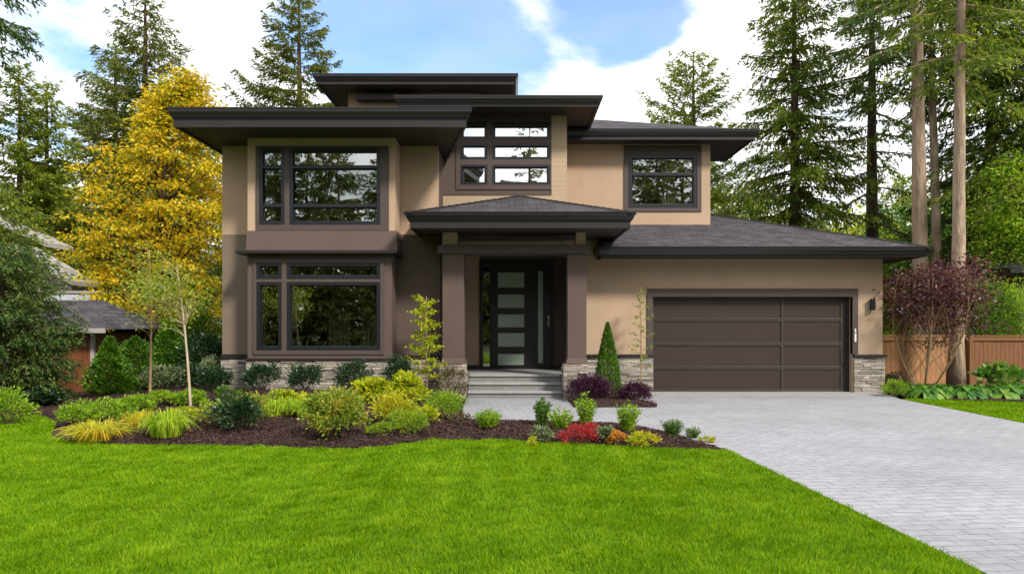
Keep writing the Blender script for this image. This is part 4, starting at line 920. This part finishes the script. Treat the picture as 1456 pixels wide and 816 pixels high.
# slender sapling by the garage and the light leaved one by the porch
def sapling(label, x, y, h, w, seed, lm, nl, ls, bark='bark_tan', levels=16):
    r = np.random.default_rng(seed); wood = MB(); wob = r.normal(0, .012, (7, 2)).cumsum(0); tr = [(wob[i, 0], wob[i, 1], h*i/6-.03*(i == 0)) for i in range(7)]
    wood.tube(tr, [.016*(1-i/7)+.004 for i in range(7)], 6); P, A = [], []
    for i in range(levels):
        t = .22+.76*i/levels; z = h*t; a = i*2.4+r.uniform(-.4, .4); L_ = w*.5*(1-.55*abs(t-.45)-.3*t)*r.uniform(.6, 1.2); b0 = np.array([np.interp(z, [q[2] for q in tr], [q[k] for q in tr]) for k in (0, 1)]+[z])
        e = b0+np.array([math.cos(a)*L_, math.sin(a)*L_, L_*r.uniform(.15, .55)]); wood.tube([b0, (b0+e)/2+[0, 0, L_*.08], e], [.006, .005, .002], 4, False)
        q = r.uniform(.25, 1.08, nl); pp = b0+(e-b0)*q[:, None]+r.normal(0, w*.05, (nl, 3))*[1, 1, .5]; aa = r.normal(size=(nl, 3)); aa[:, 2] -= .2; P.append(pp); A.append(aa)
    t = thing('sapling', label, 'young tree', (x, y, .06)); wood.build('trunk', M[bark], t, smooth=True); obj('crown', leaves_mesh('crown', np.concatenate(P), np.concatenate(A), ls, ls*.6, r, .6), M[lm], t)
x, y = G(607, 572); sapling('light green airy sapling in front of the porch column', x, y, 2.25, .95, 61, 'l_lime', 80, .062, levels=26)
x, y = G(897, 553); sapling('wispy thin sapling with tiny leaves against the garage wall', x, 16.9, 2.55, .7, 62, 'l_bright', 30, .042, levels=22)

# wooded masses far behind, and across the street (seen mirrored in the windows)
def woods(name, items):
    Vw, Fw, Pl = MB(), None, []; Vs, Qs = [], []; o_ = 0
    for (x, y, H, R, seed, s) in items:
        w, l = conifer_parts(seed, H, R, H*.08, int(80*s), prof=.5, dens=.8, ll=.42, lw=.18, trunk=.25, hang=.5, jitter=.45, bark_sides=6)
        n = len(l.vertices); co = np.empty(n*3, np.float32); l.vertices.foreach_get("co", co); co = co.reshape(-1, 3)+np.array([x, y, 0], np.float32)
        Vs.append(co); Qs.append(np.arange(n).reshape(-1, 4)+o_); o_ += n; bpy.data.meshes.remove(l)
        k = len(Vw.v); Vw.v += [(a+x, b+y, c) for a, b, c in w.v]; Vw.f += [[i+k for i in f] for f in w.f]; Vw.uv += w.uv
    k = o_; V = np.concatenate(Vs); me = mesh_np(name, V, np.concatenate(Qs)); return me, Vw
rw = random.Random(9)
its = [(PX(p_, 62)+rw.uniform(-1, 1), 58+rw.uniform(0, 14), rw.uniform(13, 16.5), rw.uniform(4.0, 5.2), 100+i, 1.2) for i, p_ in enumerate((-120, -60, -5, 45, 95, 140, 190, 250, 310))]
its += [(PX(p_, 62)+rw.uniform(-1, 1), 56+rw.uniform(0, 12), (rw.uniform(7.5, 9.5) if i < 2 else rw.uniform(11, 15)), rw.uniform(3.6, 4.8), 120+i, 1.2) for i, p_ in enumerate((1225, 1275, 1320, 1365, 1410, 1460, 1510, 1570))]
me, wd = woods('far_woods', its); fw = obj('far_woods', me, M['l_firlit']); tag(fw, kind='stuff'); tag(wd.build('trunk', M['bark_dark'], fw), kind='stuff')
its = []
for i in range(44):
    x = -42+i*2.0+rw.uniform(-1, 1); hgt = 20 if x < -8 else 12.5 if x < 7.5 else 21
    its.append((x, -25-rw.uniform(0, 11), hgt+rw.uniform(-4.5, 2.5), rw.uniform(3.2, 4.6), 140+i, .9))
for i in range(20): its.append((-40+i*4.2+rw.uniform(-1, 1), -23-rw.uniform(0, 3), rw.uniform(4.5, 7.5), rw.uniform(2.4, 3.2), 200+i, .8))
its += [(1.6, -28, 21, 3.0, 240, .7), (-6, -31, 19.5, 3.2, 241, .7)]
me, wd = woods('street_woods', its); fw = obj('street_woods', me, M['l_firolive']); tag(fw, kind='stuff'); tag(wd.build('trunk', M['bark_dark'], fw), kind='stuff')
# far hill
mb = MB(); hp = [(x, 330+20*math.sin(x*.01), max(2, 40+14*math.sin(x*.013+.8)+6*math.sin(x*.041))) for x in range(-500, 501, 20)]
for a, b in zip(hp, hp[1:]): mb.poly([(a[0], a[1]-110, -1), (b[0], b[1]-110, -1), b, a]); mb.poly([a, b, (b[0], b[1]+120, -1), (a[0], a[1]+120, -1)])
tag(mb.build('hill', M['hill'], smooth=True), kind='structure')

# ------------------------------------------------------------------ neighbours and fences
def fence(label, pts, h, bw, mat, group=None, posts=2.4):
    t = thing('wooden_fence', label, 'fence', (pts[0][0], pts[0][1], 0), group); ox, oy = pts[0]; r = random.Random(len(label)); mb = MB(); cap_ = MB(); ps = []
    for (x0, y0), (x1, y1) in zip(pts, pts[1:]):
        L_ = math.hypot(x1-x0, y1-y0); ux, uy = (x1-x0)/L_, (y1-y0)/L_; q = 0
        def seg(m, a, b, w0, w1, z0, z1):
            c = [(x0-ox+ux*a-uy*w0, y0-oy+uy*a+ux*w0), (x0-ox+ux*b-uy*w0, y0-oy+uy*b+ux*w0), (x0-ox+ux*b-uy*w1, y0-oy+uy*b+ux*w1), (x0-ox+ux*a-uy*w1, y0-oy+uy*a+ux*w1)]; m.prism(c, z0, z1)
        while q < L_-.01:
            e = min(q+bw, L_); seg(mb, q, e-.008, r.uniform(-.004, .004), .02, .04, h-.05+r.uniform(-.006, .006)); q = e
        seg(cap_, 0, L_, -.05, .07, h-.03, h+.01); seg(cap_, 0, L_, -.012, -.035, h-.14, h-.045); seg(cap_, 0, L_, -.012, -.035, .05, .16)
        n = max(1, int(L_/posts))
        for i in range(n+1): ps.append((x0+ux*L_*i/n, y0+uy*L_*i/n))
    mb.build('board_panel', mat, t); cap_.build('rail', mat, t)
    for (x, y) in ps: MB().box(x-ox-.06, x-ox+.06, y-oy-.055, y-oy+.07, -.05, h+.03).build('post', mat, t, bevel=.006)
    return t
yf = 19.6
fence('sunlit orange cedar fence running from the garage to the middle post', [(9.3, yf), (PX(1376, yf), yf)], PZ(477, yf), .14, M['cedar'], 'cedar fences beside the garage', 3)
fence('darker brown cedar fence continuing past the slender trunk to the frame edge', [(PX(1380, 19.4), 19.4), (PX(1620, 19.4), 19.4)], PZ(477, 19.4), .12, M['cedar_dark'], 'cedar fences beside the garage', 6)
fence('reddish fence glimpsed between the shrubs beside the shed', [(PX(60, 20.5), 20.5), (LX0-.05, 20.5)], PZ(482, 20.5), .14, M['redwood'], None, 2.2)

shed = thing('garden_shed', 'red stained wooden shed with grey shingle roof behind the cedar', 'shed', (0, 0, 0))
ys = 16.6; a0, a1 = PX(-40, ys), PX(132, ys); zt = PZ(474, ys)
mb = MB(); q = a0
while q < a1-.01: e = min(q+.13, a1); mb.box(q, e-.006, ys, ys+.05, .12, zt); q = e
part(mb, 'wall', M['redwood'], shed); part(MB().box(a0, a1-.01, ys+.052, ys+2.4, .0, zt), 'shed_body', M['cedar_dark'], shed)
part(MB().box(a0, a1+.02, ys-.03, ys+.06, .0, .12), 'base_board', M['dark'], shed); part(MB().box(a1-.05, a1+.03, ys-.02, ys+.051, .12, zt), 'corner_board', M['siding'], shed)
b0, b1 = a0-.3, PX(150, ys-.3); zr = PZ(468, ys-.3); d = 1.5
shr = roof([[(b0, ys-.35, zr), (b1, ys-.35, zr), (b1-.9, ys+d-.35, zr+.72), (b0, ys+d-.35, zr+.72)], [(b1, ys-.35, zr), (b1, ys+2.7, zr), (b1-.9, ys+d-.35, zr+.72)], [(b0, ys+2.7, zr), (b0, ys+d-.35, zr+.72), (b1-.9, ys+d-.35, zr+.72), (b1, ys+2.7, zr)], [(b0, ys-.35, zr), (b0, ys+2.7, zr), (b1, ys+2.7, zr), (b1, ys-.35, zr)]]); shr.parent = shed
MB().box(b0, b1+.04, ys-.42, ys-.355, zr-.09, zr+.02).build('gutter', M['pale_roof'], shr, bevel=.006)

nh = thing('neighbour_house', 'pale mauve sided house with gabled roofs half hidden by trees', 'house', (0, 0, 0))
yn = 25.0; mb = MB(); gxr, gzr = PX(113, yn), PZ(404, yn); gxa, gza = PX(18, yn), PZ(352, yn); gxl = 2*gxa-gxr
q = 0; nrow = 14                                         # gable of lap siding
for i in range(nrow):
    za, zb_ = gzr+(gza-gzr)*i/nrow, gzr+(gza-gzr)*(i+1)/nrow; f = lambda z: (gxr-.25-(gxr-gxa)*(z-gzr)/(gza-gzr), gxl+.25+(gxa-gxl)*(z-gzr)/(gza-gzr))
    (r0, l0), (r1_, l1) = f(za), f(zb_); mb.hexa([(l0, yn-.02, za), (r0, yn-.02, za), (r0, yn+.1, za), (l0, yn+.1, za)], [(l1, yn, zb_), (max(r1_, l1), yn, zb_), (max(r1_, l1), yn+.1, zb_), (l1, yn+.1, zb_)])
part(mb, 'gable', M['siding'], nh)
mb = MB(); th_ = .16
mb.hexa([(gxa, yn-.4, gza-.02), (gxr, yn-.4, gzr-.06), (gxr, yn+1.2, gzr-.06), (gxa, yn+1.2, gza-.02)], [(gxa, yn-.4, gza+th_), (gxr, yn-.4, gzr+th_-.06), (gxr, yn+1.2, gzr+th_-.06), (gxa, yn+1.2, gza+th_)])
mb.hexa([(gxl, yn-.4, gzr-.06), (gxa-.002, yn-.4, gza-.02), (gxa-.002, yn+1.2, gza-.02), (gxl, yn+1.2, gzr-.06)], [(gxl, yn-.4, gzr+th_-.06), (gxa-.002, yn-.4, gza+th_), (gxa-.002, yn+1.2, gza+th_), (gxl, yn+1.2, gzr+th_-.06)])
part(mb, 'roof', M['pale_roof'], nh)
part(MB().box(gxl+.3, gxr-.35, yn+.11, yn+1.0, 0, gzr), 'wall', M['siding'], nh)
yc = 22.5; mb = MB().box(PX(30, yc), PX(139, yc), yc, yc+2.2, PZ(417, yc), PZ(413.5, yc)); part(mb, 'canopy', M['pale_roof'], nh)
for p_ in (36, 128): part(MB().box(PX(p_, yc)-.04, PX(p_, yc)+.04, yc+.1, yc+.18, 0, PZ(417, yc)), 'canopy_post', M['siding'], nh)
part(MB().box(PX(40, yc), PX(126, yc), yc+.12, yc+.16, PZ(437, yc), PZ(418.5, yc)), 'canopy_glass', M['glass'], nh)
y2 = 29; hx0, hz0, hxa, hza = PX(72, y2), PZ(352, y2), PX(-20, y2), PZ(308, y2)
mb = MB().hexa([(hxa, y2-.3, hza), (hx0, y2-.3, hz0), (hx0, y2+1.5, hz0), (hxa, y2+1.5, hza)], [(hxa, y2-.3, hza+.18), (hx0, y2-.3, hz0+.18), (hx0, y2+1.5, hz0+.18), (hxa, y2+1.5, hza+.18)])
part(mb, 'roof', M['pale_roof'], nh); part(MB().prism([(hxa, y2), (hx0-.5, y2), (hx0-.5, y2+1.3), (hxa, y2+1.3)], 0, hz0), 'wall', M['siding'], nh)

ne = thing('neighbour_house', 'corner of a dark roofed house poking in above the brown fence', 'house', (0, 0, 0))
ye = 24.0; ex = PX(1437, ye); ez = PZ(384, ye)
part(MB().box(ex+.7, ex+9, ye+.7, ye+2.5, 0, ez), 'wall', M['taupe'], ne)
er = roof([[(ex, ye, ez+.1), (ex+9, ye, ez+.1), (ex+5, ye+4.3, ez+1.5), (ex+4.3, ye+4.3, ez+1.5)], [(ex, ye+8.6, ez+.1), (ex, ye, ez+.1), (ex+4.3, ye+4.3, ez+1.5)], [(ex, ye, ez+.1), (ex, ye+8.6, ez+.1), (ex+9, ye+8.6, ez+.1), (ex+9, ye, ez+.1)]]); er.parent = ne
MB().box(ex-.03, ex+9, ye-.05, ye+.05, ez-.1, ez+.1).build('gutter', M['gutter'], er); MB().box(ex-.05, ex+.05, ye+.051, ye+8, ez-.1, ez+.1).build('gutter', M['gutter'], er)

# ------------------------------------------------------------------ shrubs and plants of the beds
def plant(name, label, cat, px, base, top, wpx, lm, n, ls, seed, group=None, Y=None, **k):
    if Y is None: 
        x, y = G(px, base-2); wpx *= .97; top += (base-top)*.02
        for _ in range(6): y = (HC-zbed(x, y))*F/(base-2-HY); x = PX(px, y)
    else: x, y = PX(px, Y), Y
    z = zbed(x, y); s = y/1000; h = max(.08, (HC+(HY-top)*s)-z)
    return bush(name, label, cat, x, y, z, seed, lm, wpx*s, h, n, ls, group, **k)
GS = 'shrubs of the front bed'
dark = [(372, 556, 517, 48, 'round dark green shrub before the stone base, nearest the wall corner'), (433, 554, 515, 46, 'dark green shrub before the stone base under the window mullion'),
        (503, 553, 512, 46, 'dark green shrub before the stone base under the wide window'), (568, 552, 508, 46, 'dark green shrub beside the airy sapling, tight to the wall'), (308, 560, 522, 46, 'dark green shrub half past the house corner')]
for i, (a, b, c, w, lb) in enumerate(dark): plant('shrub', lb, 'shrub', a, b, c, w, 'l_dark', 2300, .062, 200+i, 'dark shrubs along the stone base', Y=15.0, lump=.22, lw=.42)
P_ = [
 ('shrub', 'lime shrub with flat layered sprays before the window mullion shrub', 446, 566, 536, 48, 'l_lime', 1000, .09, {}),
 ('shrub', 'small lime shrub between the two lime mounds near the wide window', 488, 566, 540, 44, 'l_lime', 900, .085, {}),
 ('shrub', 'wide lime shrub in shade of the dark window shrub', 532, 572, 536, 58, 'l_lime', 1500, .09, {}),
 ('shrub', 'brightest yellow lime shrub beside the airy sapling', 581, 570, 530, 56, 'l_lime', 1400, .09, {}),
 ('shrub', 'low lime spreading shrub behind the lime tufts', 405, 578, 555, 66, 'l_lime', 1000, .075, {}),
 ('shrub', 'bronze leaved loose shrub at the foot of the porch column', 641, 572, 515, 50, 'l_brown', 1300, .05, {}),
 ('shrub', 'largest rounded light green bush in the middle of the bed', 477, 623, 552, 82, 'l_mixed', 3600, .06, dict(lw=.55)),
 ('shrub', 'dark glossy shrub with pinkish flower heads near the mulch edge', 340, 615, 562, 62, 'l_dark', 1900, .058, {}),
 ('shrub', 'loose pinkish green shrub leaning on the dark glossy one', 366, 604, 560, 44, 'l_mixed', 700, .05, {}),
 ('shrub', 'yellow and orange tinged shrub behind the dwarf pine', 558, 606, 556, 60, 'l_gold', 1800, .055, {}),
 ('shrub', 'fine bright green mound closest to the front steps', 634, 598, 555, 62, 'l_bright', 2600, .045, dict(lw=.3, lump=.4)),
 ('shrub', 'small lime mound between the pine and the bright mound', 604, 606, 575, 40, 'l_lime', 900, .045, {}),
 ('dwarf_pine', 'dwarf mugo pine with bright lobed tufts', 580, 625, 584, 60, 'l_pine', 3600, .05, dict(lw=.16, lump=.5, up=.7, flat=.1)),
 ('dwarf_pine', 'smaller dwarf pine tuft hugging the mulch', 540, 624, 601, 34, 'l_pine', 1300, .045, dict(lw=.16, lump=.5, up=.7, flat=.1)),
 ('shrub', 'neat upright bright green shrub alone by the walk, left of the rest', 694, 611, 581, 46, 'l_bright', 1500, .05, dict(shape='sprig', lw=.32)),
 ('shrub', 'tall narrow leafy green shrub at the walk edge beside the red plant', 771, 607, 565, 30, 'l_green', 900, .055, dict(shape='sprig', lw=.42)),
 ('shrub', 'low sprawling light green shrub against the tall narrow one', 797, 612, 580, 44, 'l_bright', 900, .05, dict(shape='sprig', lw=.4)),
 ('shrub', 'vase shaped yellow tipped shrub at the walk edge behind the red plant', 833, 606, 558, 38, 'l_bright', 1100, .052, dict(shape='sprig', lw=.42)),
 ('shrub', 'rounded yellow green shrub on the walk edge under the purple pair', 893, 615, 570, 42, 'l_bright', 1600, .042, dict(shape='sprig', lw=.45)),
 ('shrub', 'red dwarf maple mound spreading over the mulch', 826, 634, 603, 58, 'l_red', 1800, .042, dict(lw=.22, lump=.35)),
 ('perennial', 'grey green flowering plant between red mound and orange leaves', 863, 632, 603, 34, 'l_grey', 800, .045, {}),
 ('perennial', 'small orange leaved plant at the lawn edge', 877, 636, 614, 30, 'l_orange', 520, .042, {}),
 ('perennial', 'yellow and tan low plant at the lawn edge nearest the driveway', 915, 638, 614, 50, 'l_gold', 800, .04, {}),
 ('shrub', 'fine leaved light green shrub near the bed point', 956, 622, 594, 36, 'l_green', 1200, .04, dict(shape='sprig', lw=.3)),
 ('perennial', 'low feathery green plant nearest the bed point', 985, 625, 606, 30, 'l_green', 700, .035, dict(shape='sprig', lw=.3)),
 ('perennial', 'tiny yellow plant at the very point of the bed', 1005, 631, 622, 24, 'l_gold', 260, .035, {}),
 ('perennial', 'cream and grey variegated plant left of the red mound', 768, 632, 607, 32, 'l_grey', 420, .05, {}),
 ('perennial', 'sparse yellow plant lying at the lawn edge', 757, 636, 621, 22, 'l_gold', 220, .04, {}),
 ('shrub', 'sparse green shrub at the foot of the leaning young tree', 300, 608, 570, 44, 'l_mixed', 420, .055, {}),
 ('shrub', 'loose yellowish plant around the base of the leaning stem', 262, 604, 574, 40, 'l_lime', 380, .05, {}),
 ('perennial', 'small green clump between leaning stem and dark glossy shrub', 322, 574, 549, 36, 'l_green', 600, .05, {}),
 ('perennial', 'pink tinged sparse plant behind the glossy shrub', 385, 588, 556, 34, 'l_mixed', 420, .045, {}),
 ('shrub', 'wispy grey stemmed plant at the corner of the front walk', 655, 606, 585, 34, 'l_brown', 300, .035, {}),
 ('shrub', 'bright lime variegated shrub at the frame edge under the cedar', 14, 606, 551, 62, 'l_bright', 1500, .06, {}),
 ('perennial', 'low fine plant right of the leaning young tree', 300, 588, 566, 40, 'l_bright', 500, .045, {}),
 ('perennial', 'small yellowish plant among the twigs behind the glossy shrub', 352, 580, 556, 36, 'l_lime', 420, .05, {}),
 ('perennial', 'low green plant right of the bright mound by the walk corner', 648, 586, 562, 34, 'l_green', 520, .045, {}),
 ('perennial', 'low grey green plant in front of the house corner shrub', 338, 566, 545, 40, 'l_grey', 480, .05, {}),
 ('shrub', 'round bright green box beside the garage stone', 1272, 566, 539, 36, 'l_bright', 1600, .045, dict(lw=.35, lump=.2)),
]
for i, (nm, lb, a, b, c, w, lm, n, ls, k) in enumerate(P_): plant(nm, lb, 'pine' if 'pine' in nm else 'shrub' if nm == 'shrub' else 'plant', a, b, c, w, lm, n, ls, 300+i, GS if nm == 'shrub' else None, **k)
# clipped hedge blocks along the bed's outer edge
hg = [(112, 604, 572, 52), (150, 603, 570, 60), (190, 588, 563, 54), (228, 578, 556, 50), (300, 574, 553, 0), (268, 577, 555, 44)]
nms = ['low clipped bright hedge clump at the outer corner of the bed', 'low clipped hedge clump next to the corner clump', 'low clipped hedge clump behind the reddish stem', 'low clipped hedge clump beyond the reddish stem', '', 'low clipped hedge clump between both young stems']
for i, ((a, b, c, w), lb) in enumerate(zip(hg, nms)):
    if w: plant('hedge', lb, 'hedge', a, b, c, w*1.25, 'l_bright', 1900, .048, 400+i, 'low hedge clumps edging the bed', lump=.12, lw=.5)
# purple shrubs and the cone in the small bed
plant('barberry', 'larger purple mound between steps and green cone', 'shrub', 838, 580, 532, 70, 'l_purple', 5200, .05, 420, 'purple mounds by the garage', Y=15.6, lw=.4, lump=.18)
plant('barberry', 'smaller purple mound in front of the wispy sapling', 'shrub', 901, 580, 545, 56, 'l_purple', 4000, .05, 421, 'purple mounds by the garage', Y=15.3, lw=.4, lump=.18)
plant('cone_cypress', 'dense bright green cone shaped evergreen against the stone', 'evergreen', 864, 556, 457, 43, 'l_arb', 9000, .055, 422, Y=16.4, shape='cone', lw=.35, up=.9, lump=.15)
# grasses
def grassy(label, px, base, top, wpx, mat, n, seed, bw, arch=.9, cat='grass plant'):
    x, y = G(px, base-3); s = y/1000; z = zbed(x, y); h = (base-top)*s*.95
    t = thing('ornamental_grass', label, cat, (x, y, z-.01)); obj('foliage', blades_mesh(seed, n, h, wpx*s, wpx*s, bw, arch), M[mat], t)
grassy('orange and yellow striped grass mound at the corner of the bed', 138, 631, 597, 92, 'hakone', 560, 501, .014, 1.0)
grassy('yellow grass clump between the orange and green grass', 200, 621, 590, 54, 'hakone', 260, 502, .013, 1.0)
grassy('spiky bright green grass tuft on the mulch edge', 238, 630, 584, 76, 'tuft', 420, 503, .015, .9)
for i, (a, b, lb) in enumerate(((388, 610, 'lime grass clump touching the pinkish shrub'), (412, 608, 'lime grass clump in the middle of the lime row'), (436, 611, 'lime grass clump touching the largest bush'))): grassy(lb, a, b, 578, 46, 'tuft', 220, 510+i, .020)
# broad leaved plants along the fence
hm = None
for i, p_ in enumerate((1318, 1345, 1372, 1400, 1428, 1456, 1484)):
    t = thing('hosta', 'broad leaved green hosta in the row before the fence', 'hosta', (PX(p_, 16.2+.25*(i % 2)), 16.2+.25*(i % 2), .03), 'hostas in a row before the fence', i*1.3)
    if hm is None: hm = hosta_mesh(520, 44, .85, .30, .24)
    obj('foliage', hm, M['l_hosta'], t)
for i, (p_, Y, lbl) in enumerate(((1300, 16.9, 'hosta'), (1440, 17.3, 'hosta'))):
    t = thing('hosta', 'taller hosta standing behind the row', 'hosta', (PX(p_, Y), Y, .03), 'taller hostas behind the row', i); obj('foliage', hm, M['l_hosta'], t)
plant('shrub', 'mounded big leaved shrub in front of the brown fence', 'shrub', 1424, 556, 514, 64, 'l_hosta', 420, .16, 530, Y=17.9, lw=.62)
plant('shrub', 'low dark shrub between the garage stone and the plum stems', 'shrub', 1268, 556, 530, 34, 'l_dark', 900, .05, 531, Y=17.9)
# evergreens and shrubs at the side of the house
side = [('columnar_cedar', 'bright green cedar cone beside the shed wall', 156, 478, 58, 'l_arb', 6500, .075, 15.6, 'cone'), ('columnar_cedar', 'mid green cedar beside the reddish stem, behind the hedge', 192, 478, 46, 'l_green', 5000, .075, 16.3, 'column'),
        ('columnar_cedar', 'tall dark cedar between the two young trees', 240, 450, 60, 'l_arb', 6000, .08, 17.4, 'cone'), ('shrub', 'loose grey green shrub in front of the tall dark cedar', 238, 520, 60, 'l_grey', 2000, .075, 15.4, 'dome'),
        ('shrub', 'dark rhododendron close to the house corner', 292, 478, 74, 'l_dark', 3600, .085, 17.6, 'dome'), ('shrub', 'mid green shrub in front of the rhododendron', 272, 520, 60, 'l_dark', 2400, .075, 15.8, 'dome'),
        ('shrub', 'light leaved shrub right at the house corner', 306, 500, 44, 'l_grey', 1400, .07, 16.9, 'dome'), ('shrub', 'orange leaved shrub showing above the reddish fence', 205, 478, 60, 'l_orange', 1500, .09, 19.6, 'dome'),
        ('shrub', 'dark shrub under the arching cedar', 58, 552, 60, 'l_dark', 3200, .07, 13.9, 'dome'), ('shrub', 'yellow green tall shrub beneath the yellow maple', 160, 440, 70, 'l_bright', 2200, .09, 18.6, 'dome'),
        ('shrub', 'tall dark shrub behind the leaning young tree', 270, 430, 90, 'l_green', 4200, .10, 20.0, 'dome'), ('shrub', 'dark shrub under the maple behind the shed corner', 195, 440, 80, 'l_dark', 3600, .1, 19.2, 'dome')]
for i, (nm, lb, a, c, w, lm, n, ls, Y, sh) in enumerate(side): plant(nm, lb, 'evergreen' if 'cedar' in nm else 'shrub', a, 0, c, w, lm, n, ls, 600+i, 'shrubs beside the house', Y=Y, shape=sh, **(dict(fuzz=.30, lump=.7, up=.3, flat=.5) if sh != 'dome' else {}))

for i, (px_, Y, top, w, lm, lb) in enumerate(((1400, 22.6, 392, 90, 'l_green', 'tall green shrub rising behind the brown fence beside the dark fir'), (1452, 22.2, 388, 100, 'l_bright', 'tall bright shrub rising behind the brown fence under the neighbouring eave'))):
    plant('shrub', lb, 'shrub', px_, 0, top, w, lm, 7000, .075, 700+i, 'tall shrubs behind the brown fence', Y=Y, lump=.2)
